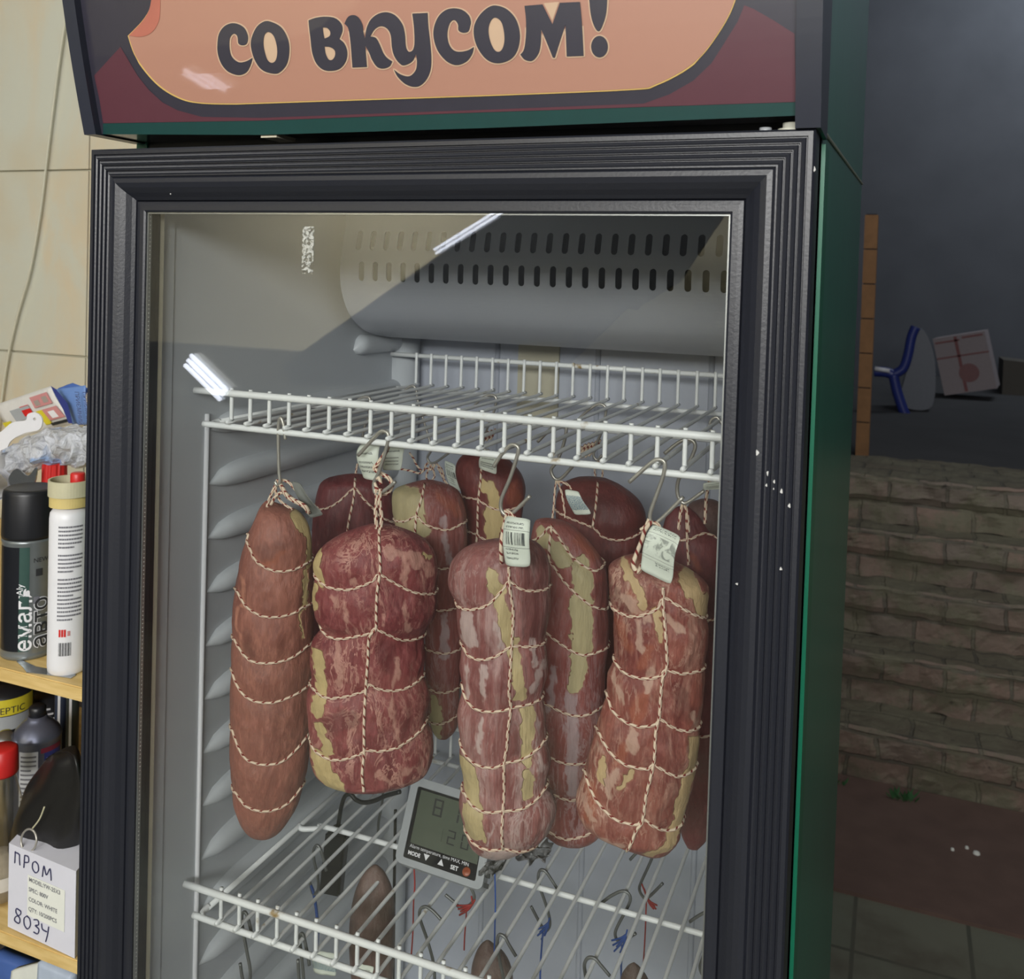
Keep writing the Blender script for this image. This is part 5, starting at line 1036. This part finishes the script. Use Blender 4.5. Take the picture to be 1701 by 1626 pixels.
# ---- lower compartment
c, r, h = can('x', 60, .36, 74, 1480, 1190, zt2)
ca = math.atan2(CP[1]-c[1], CP[0]-c[0])
T = thing('aerosol_can', c, 'grey aerosol can without cap on the lower shelf behind the black pouch', 'spray can')
zsh = at(60, 1222, Y=.36)[2]-zt2
MB().lathe(c, [(r*.95, 0), (r, .004), (r, zsh), (r*1.03, zsh+.002), (r*1.0, zsh+.005), (r*.9, zsh+.012), (r*.6, zsh+.022), (r*.42, zsh+.026), (r*.40, zsh+.03), (0, zsh+.03)], 48).build('can_body', mat('can_bluegrey', (112, 116, 134), .35, metal=.6), T, True)
MB().lathe(c, [(r*.36, zsh+.028), (r*.36, zsh+.042), (r*.25, zsh+.045), (0, zsh+.045)], 24).build('valve', M['black'], T, True)
wrap_patch('label_panel', c, r, zt2+zsh-.085, zt2+zsh-.008, ca-.75, ca+.05, mat('label_pale', (196, 198, 204), .5), T)
for j in range(11): wrap_patch('print_line', c, r, zt2+zsh-.016-.0062*j, zt2+zsh-.0135-.0062*j, ca-.68, ca-.02-(.2 if j % 4 == 3 else 0), M['greyink'], T, .0006)
wrap_patch('label_band', c, r, zt2+zsh-.012, zt2+zsh-.005, ca+.15, ca+1.2, mat('maroon_band', (120, 40, 60), .5), T)
wrap_patch('label_band', c, r, zt2+zsh-.030, zt2+zsh-.012, ca+.3, ca+1.2, M['navy'], T); wrap_text('label_text', 'pro', c, r, zt2+zsh-.027, .016, ca+.38, M['white'], T, 0, .0006, .0008)
c, r, h = can('x', 8, .42, 84, 1300, 1150, zt2)
ca = math.atan2(CP[1]-c[1], CP[0]-c[0])
T = thing('black_jar', c, 'dark jar with yellow label band cut by the left image edge', 'jar')
zj = at(10, 1140, Y=.42)[2]-zt2; MB().lathe(c, [(r, 0), (r, zj-.02), (r*1.02, zj-.018), (r*1.02, zj)], 40).build('jar_body', M['black'], T, True)
za = at(10, 1172, Y=.42)[2]; zb_ = at(10, 1146, Y=.42)[2]; wrap_patch('label_band', c, r*1.02, za, zb_, ca-.9, ca+1.2, M['yellow'], T); wrap_text('label_text', 'SEPTIC', c, r*1.02, za+.003, .014, ca-.35, M['ink'], T, 0, 0, .0007)
wrap_patch('label_band', c, r*1.02, za-.022, za-.001, ca-.9, ca+1.2, M['grey'], T, .0006)
c, r, h = can('x', 80, .50, 62, 1250, 1140, zt2)
ca = math.atan2(CP[1]-c[1], CP[0]-c[0]); zc_ = at(80, 1150, Y=.50)[2]-zt2
T = thing('dark_can', c, 'tall black can with white stripes in the shadow under the upper shelf', 'spray can')
MB().lathe(c, [(r, 0), (r, zc_), (0, zc_)], 36).build('can_body', M['black'], T, True)
for j in range(3): wrap_patch('white_stripe', c, r, zt2+zc_-.016-.008*j, zt2+zc_-.013-.008*j, ca-.7, ca+.1+.15*j, M['white'], T)
for k_, (px_, lab) in enumerate(((101, 'slim bottle with white edge in the dark behind the aerosol can'), (120, 'slim dark bottle nearest the fridge under the upper shelf'))):
    c, r, h = can('x', px_, .46, 20, 1300, 1150, zt2); T = thing('slim_bottle', c, lab, 'bottle')
    MB().lathe(c, [(r, 0), (r, .19), (r*.6, .2), (r*.6, .215), (0, .215)], 24).build('bottle_body', mat('slim_bottle_%s' % 'ab'[k_], (52, 60, 80) if k_ == 0 else (50, 56, 54), .3), T, True)
    wrap_patch('label_edge', c, r, zt2+.08, zt2+.185, -1.3, -.9, M['white'], T)
# small metal topped can and clear bottle with red cap at the left edge
c, r, h = can('x', 8, .33, 44, 1290, 1215, zt2); T = thing('metal_lid_jar', c, 'small jar with domed metal lid at the left image edge', 'jar')
zm = at(8, 1213, Y=.33)[2]-zt2; MB().lathe(c, [(r, 0), (r, zm-.028), (r*1.03, zm-.026), (r*.95, zm-.012), (r*.45, zm-.002), (0, zm)], 32).build('jar_body', M['alum'], T, True)
c, r, h = can('x', 2, .27, 78, 1520, 1280, zt2); T = thing('clear_bottle', c, 'clear plastic bottle with red cap and brown remains at left edge', 'bottle')
zq = lambda y: at(4, y, Y=.27)[2]-zt2
MB().lathe(c, [(r, .002), (r, zq(1400)), (r*.92, zq(1350)), (r*.6, zq(1300)), (r*.52, zq(1285))], 40, caps=False).build('bottle_body', m_glass('clear_bottle_plastic', 1.8, (.86, .86, .84, 1), .1), T, True)
MB().lathe(c, [(r*.9, .004), (r*.9, zq(1440)), (r*.4, zq(1415)), (0, zq(1417))], 32).build('bottle_contents', mat('brown_remains', (172, 160, 140), .8, var=.4, scale=80), T, True)
MB().lathe(c, [(r*.60, zq(1284)), (r*.64, zq(1280)), (r*.60, zq(1243)), (r*.5, zq(1240)), (0, zq(1240))], 32).build('cap', M['red'], T, True)
wrap_patch('bottle_label', c, r*1.0, zt2+.02, zt2+zq(1440), -1.2, .4, mat('worn_label', (205, 200, 190), .6), T)
# black leather pouch with key ring
sp_ = [(22,1388,34),(30,1360,52),(50,1320,66),(76,1290,78),(104,1275,84),(132,1268,80)]
v = []; n2 = 40; PP = smooth_pts([(108,1240),(98,1262),(88,1290),(76,1325),(64,1360),(52,1392),(44,1414)], 6); WW = np.interp(np.linspace(0, 1, len(PP)), [0, .08, .25, .5, .75, .92, 1], [8, 30, 46, 50, 44, 30, 8])
e = smooth_pts([(80,1258),(70,1266),(50,1300),(32,1345),(18,1385),(22,1412),(44,1424)], 8); e2_ = smooth_pts([(80,1258),(112,1244),(145,1250),(150,1320),(136,1400),(98,1446),(44,1424)], 8)
for i in range(len(e)):
    for j in range(n2):
        a = 2*math.pi*j/n2; u_ = .5-.5*math.cos(a); x_ = e[i][0]*(1-u_)+e2_[i][0]*u_; y_ = e[i][1]*(1-u_)+e2_[i][1]*u_
        wdt = np.linalg.norm(e[i]-e2_[i]); Yd = .272-.00024*wdt*math.sin(a)
        k = np.array([i*.12, j*.25, 2.]); P = at(x_, y_, Y=Yd) + np.array([.002, .008, .003])*vnoise(k, 4) + np.array([0, .004, 0])*math.sin(u_*9+i*.1); v.append(P)
T = thing('leather_pouch', at(80, 1410, Y=.27), 'black leather pouch with a metal ring leaning on the white box', 'pouch')
obj('pouch_body', v, grid_faces(len(e), n2, True), M['leather'], T, True)
b = MB(); rc = at(48, 1396, Y=.232); b.tube([rc+np.array([.0125*math.cos(a), .003*math.sin(a), .0125*math.sin(a)]) for a in np.linspace(0, 2*math.pi, 28)], .0013, 8, False); b.build('metal_ring', M['steel'], T, True)
loose('zip_pull', [(74,1340),(66,1360),(54,1376)], .235, None, 'tape2', .001, parent=T)
# white carton with hand writing
BX = [(20,1402),(130,1446),(124,1592),(13,1539)]; yb2 = .232
TL, TR, BR, BL = at(*BX[0], Y=yb2), at(*BX[1], Y=yb2-.012), at(*BX[2], Y=yb2-.012), at(*BX[3], Y=yb2)
BL = at(*BX[3], Z=zt2+.001); BR = at(*BX[2], Z=zt2+.001); 
upv = np.array([0, 0, 1.])*((at(*BX[0], Y=BL[1])[2])-BL[2]); TL = BL+upv; TR = BR+upv; inward = np.array([-.35, .94, 0])*.055
T = thing('white_box', (TL+BR)/2, 'small white carton with handwriting at the front of the lower shelf', 'box')
MB().obox(BL, BR-BL, inward, upv).build('carton', mat('white_carton', (208, 208, 218), .7, var=.04), T)
eu = BR-BL; LW = np.linalg.norm(eu); eu /= LW; ev = np.array([0, 0, 1.]); en = np.cross(eu, ev); en = en if en@(CP-TL) > 0 else -en; HH = upv[2]
def bp_(u, v_, d=.0004): return BL+eu*u*LW+ev*v_*HH+en*d
MB().obox(bp_(.30, .25), eu*.55*LW, ev*.48*HH, en*.0002).build('sticker', M['paper'], T)
for j, s_ in enumerate(('MODEL:YW-25X3', 'SPEC: 800V', 'COLOR: WHITE', 'QTY: 10/200PCS')):
    vv, ff = text_mesh(s_, .0072, .0001); obj('printed_text', [bp_(.32, .66-.115*j, .0009)+eu*x+ev*y for x, y in vv], ff, M['greyink'], T)
def scribble(name, strokes, u0, v0, su, sv):
    b = MB()
    for s_ in strokes: b.tube(smooth_pts([bp_(u0+x*su, v0+y*sv, .0008) for x, y in s_], 5), .0007, 6)
    b.build(name, M['blueink'], T, True)
scribble('handwriting', [[(0,0),(.05,1),(.05,1)],[(0,.95),(.4,1.0),(.75,.9)],[(.7,.95),(.72,.4),(.8,0)]], .10, .80, .10, .13)
scribble('handwriting', [[(0,0),(.05,.5),(.1,1)],[(.1,1),(.7,1.0),(.75,.6),(.12,.45)]], .24, .79, .09, .15)
scribble('handwriting', [[(.4,1),(.05,.8),(0,.3),(.4,0),(.8,.3),(.75,.8),(.4,1)]], .37, .79, .11, .13)
scribble('handwriting', [[(0,0),(.15,1),(.45,.3),(.85,1),(1,0)]], .52, .78, .13, .13)
scribble('handwriting', [[(.8,.95),(.3,1),(.25,.7),(.7,.4),(.6,.05),(.1,.1),(.2,.4),(.75,.7),(.8,.95)]], .10, .10, .13, .17)
scribble('handwriting', [[(.4,1),(.05,.7),(.1,.2),(.5,0),(.85,.4),(.75,.85),(.4,1)]], .25, .09, .12, .15)
scribble('handwriting', [[(.1,.9),(.6,1),(.7,.7),(.3,.55),(.75,.4),(.6,.05),(.1,.05)]], .39, .08, .12, .17)
scribble('handwriting', [[(0,1),(.1,.6),(.6,.55)],[(.8,1),(.7,.4),(.5,-.25)]], .52, .08, .13, .15)
# wood scrap and white papers right of the pouch, stuff below the shelf
for k in range(3): paper('paper_sheet', [(118+2*k,1352-2*k),(134+2*k,1340),(134+2*k,1436),(112+2*k,1432)], [.30+.006*k]*4, ['frontmost', 'middle', 'rearmost'][k]+' of the thin white sheets standing between pouch and fridge', M['paper'], .001, 'paper', 'white sheets by the fridge', seed=30+k, rnd=False)
paper('blue_package', [(-10,1585),(60,1612),(60,1680),(-10,1680)], [.33]*4, 'blue printed package under the lower board at the left edge', M['blue_card'], .003, 'package', None, seed=33, rnd=False, thick=.02)
paper('white_package', [(20,1612),(66,1600),(70,1680),(20,1680)], [.30,.29,.29,.30], 'white folded package under the lower board', M['paper'], .002, 'package', None, seed=34, rnd=False, thick=.01)
paper('white_package', [(64,1598),(118,1622),(118,1690),(62,1690)], [.285]*4, 'pale bluish package under the lower board next to the fridge', mat('pale_blue_pack', (176, 188, 206), .5), .002, 'package', None, seed=35, rnd=False, thick=.02)

# ================================================================== background on the platform
zP = .985
def gp(x, y): return at(x, y, Z=zP)
# ochre post
P = at(1436, 757, Z=1.0); P = np.array([P[0], 4.30, zP]); s_ = .0445*depth(P)/3.7
T = thing('ochre_post', P, 'narrow ochre brick post standing on the platform behind the fridge', 'post')
tp_z = 3.2; dd = depth(P); wd = 23*dd/FPX; xL = at(1427, 600, Y=4.3)[0]; xR = at(1449, 600, Y=4.3)[0]; seg = 57.5*dd/FPX
b = MB(); z = zP; k = 0
while z < 2.0: b.box((xL, 4.3, z), (xR, 4.42, z+seg*.965)); z += seg; k += 1
b.build('post_body', M['postbrick'], T); MB().box((xL+.006, 4.306, zP), (xR-.006, 4.41, z)).build('post_joint', M['dark'], T)
# blue plastic stool lying on its side: bent legs
Ys = 6.2
T = thing('blue_stool', at(1490, 700, Y=Ys), 'blue plastic stool frame tipped over on the dark platform', 'stool')
for pts, rr in (([(1452,617),(1470,618),(1484,622)], .035), ([(1484,622),(1490,650),(1502,685),(1512,706)], .034), ([(1484,622),(1500,612),(1508,590),(1514,560),(1521,543)], .032)):
    MB().tube(smooth_pts([at(x, y, Y=Ys) for x, y in pts], 6), rr, 10).build('leg', M['bluep'], T, True)
MB().tube([at(1453, 612, Y=Ys-.05), at(1478, 616, Y=Ys-.05)], .014, 8).build('white_edge', M['white'], T, True)
T2 = plate('clear_sack', [(1510,560),(1530,545),(1545,570),(1552,610),(1546,668),(1510,672),(1496,655),(1508,600)], 6.6, mat('grey_sack', (96, 100, 108), .5), 'dull grey sack behind the blue stool', 'sack', .25)
# white carton box with red print
Yb = 7.3
K = [at(x, y, Y=Yb) for x, y in [(1549,563),(1637,548),(1656,645),(1569,657)]]
T = thing('printed_carton', K[3], 'pale carton box with faint red print tilted against the far wall', 'box')
MB().obox(K[3], K[2]-K[3], np.array([.05, .35, 0]), K[0]-K[3]).build('carton', mat('pale_carton', (150, 140, 142), .8), T)
ex, ez = K[2]-K[3], K[0]-K[3]
for (u0, v0, u1, v1) in ((0, .63, 1, .655), (.4, .02, .46, .98), (.03, .9, .5, .93), (.55, .93, .95, .96)):
    MB().obox(K[3]+ex*u0+ez*v0+np.array([0, -.006, 0]), ex*(u1-u0), np.array([0, .004, 0]), ez*(v1-v0)).build('print_band', mat('dull_red_print', (130, 84, 84), .8), T)
MB().lathe(K[3]+ex*.55+ez*.33+np.array([0, -.004, 0]), [(.07, 0), (.07, .003), (0, .003)], 20, (0, -1, 0)).build('print_seal', mat('dull_red_print2', (132, 96, 96), .8), T)
MB().obox(at(1664, 664, Y=7.9), np.array([.9, 0, -.06]), np.array([0, .4, 0]), np.array([0, 0, .32])).build('stone_block', mat('dark_concrete', (84, 80, 74), .9))
tag(bpy.data.objects['stone_block'], 'long dark concrete block at the right image edge on the platform', 'block')
# weeds on the lowest step
def weed(px, py, label, n=26, s=.03):
    P = at(px, py, Z=.012); P[1] = min(P[1], 3.0); b = MB()
    for k in range(n):
        a = random.random()*6.28; L_ = s*(.5+random.random()); d = np.array([math.cos(a), .5*math.sin(a), .8+random.random()*.6]); w_ = np.array([-math.sin(a), .4, 0])*.006
        q = P+np.array([random.uniform(-.04, .04), random.uniform(-.01, .01), 0]); b.add([q, q+d*L_*.5+w_, q+d*L_, q+d*L_*.5-w_], [(0, 1, 2, 3)])
    tag(b.build('weed', mat('weed_green', (48, 92, 52), .7)), label, 'plant')
weed(1500, 1330, 'tuft of green weeds at the foot of the brick steps')
weed(1384, 1303, 'small green weed at the foot of the steps beside the fridge', 14, .02)
for (x_, y_, w_, l_) in ((1582, 1412, .012, 'small pale litter scrap, leftmost of three on the dark floor'), (1622, 1418, .022, 'largest pale litter scrap on the dark floor, rightmost of three'), (1606, 1409, .012, 'small pale litter scrap between the other two on the dark floor')):
    p_ = at(x_, y_, Z=.013); tag(MB().lathe(p_, [(w_*.5, 0), (w_*.4, .006), (0, .008)], 9).build('litter_scrap', M['paper']), l_, 'litter', 'litter scraps on the floor')

# ================================================================== what the glass reflects, behind the viewer
def refl(px, py, d): P = at(px, py, Y=d); return np.array([P[0], .023-d, P[2]])
def bar_lamp(name, a, b_, d, label, n=3, gap=.03, r=.008, e=14):
    A, B = refl(*a, d), refl(*b_, d); T = thing(name, A, label, 'lamp'); ax_ = (B-A)/np.linalg.norm(B-A); side = np.cross(ax_, [0, 1, 0]); side /= np.linalg.norm(side)
    me_ = M.setdefault('tube%g' % e, mat('lamp_tube_glow_%g' % e, (235, 240, 255), .5, var=0, emit=e))
    for k in range(n): MB().tube([A+side*gap*(k-(n-1)/2), B+side*gap*(k-(n-1)/2)], r, 10).build('light_tube', me_, T, True)
    MB().tube([A-np.array([0, .04, 0]), B-np.array([0, .04, 0])], gap*n*.5, 8).build('lamp_housing', M['grey'], T)
bar_lamp('tube_lamp', (312,598), (371,656), 2.2, 'slanting three tube lamp on the opposite side of the shop, mirrored in the glass', 3, .0235, .0078, 12)
bar_lamp('tube_lamp', (838,346), (722,418), 2.6, 'two tube ceiling lamp mirrored at the top of the glass', 2, .016, .0045, 9)
def quadboard(name, pts, d, m_, label, th=.03):
    P = [refl(x, y, d) for x, y in pts]; q = len(P)
    o = obj(name, P+[p_-np.array([0, th, 0]) for p_ in P], [tuple(range(q)), tuple(range(q, 2*q))[::-1]]+[(k, (k+1) % q, q+(k+1) % q, q+k) for k in range(q)], m_); tag(o, label, 'reflection board')
quadboard('reflection_shape', [(470,606),(835,348),(900,330),(1212,335),(1205,352),(1128,468),(1062,508),(1056,515),(1040,512),(960,590),(900,640),(480,640)], 2.9, mat('reflection_shape_dark', (60, 64, 70), .7), 'dark slanting panel added behind the viewer to darken the reflection across the air vent')  # made-up shape out of view, gives the dark area in the glass reflection
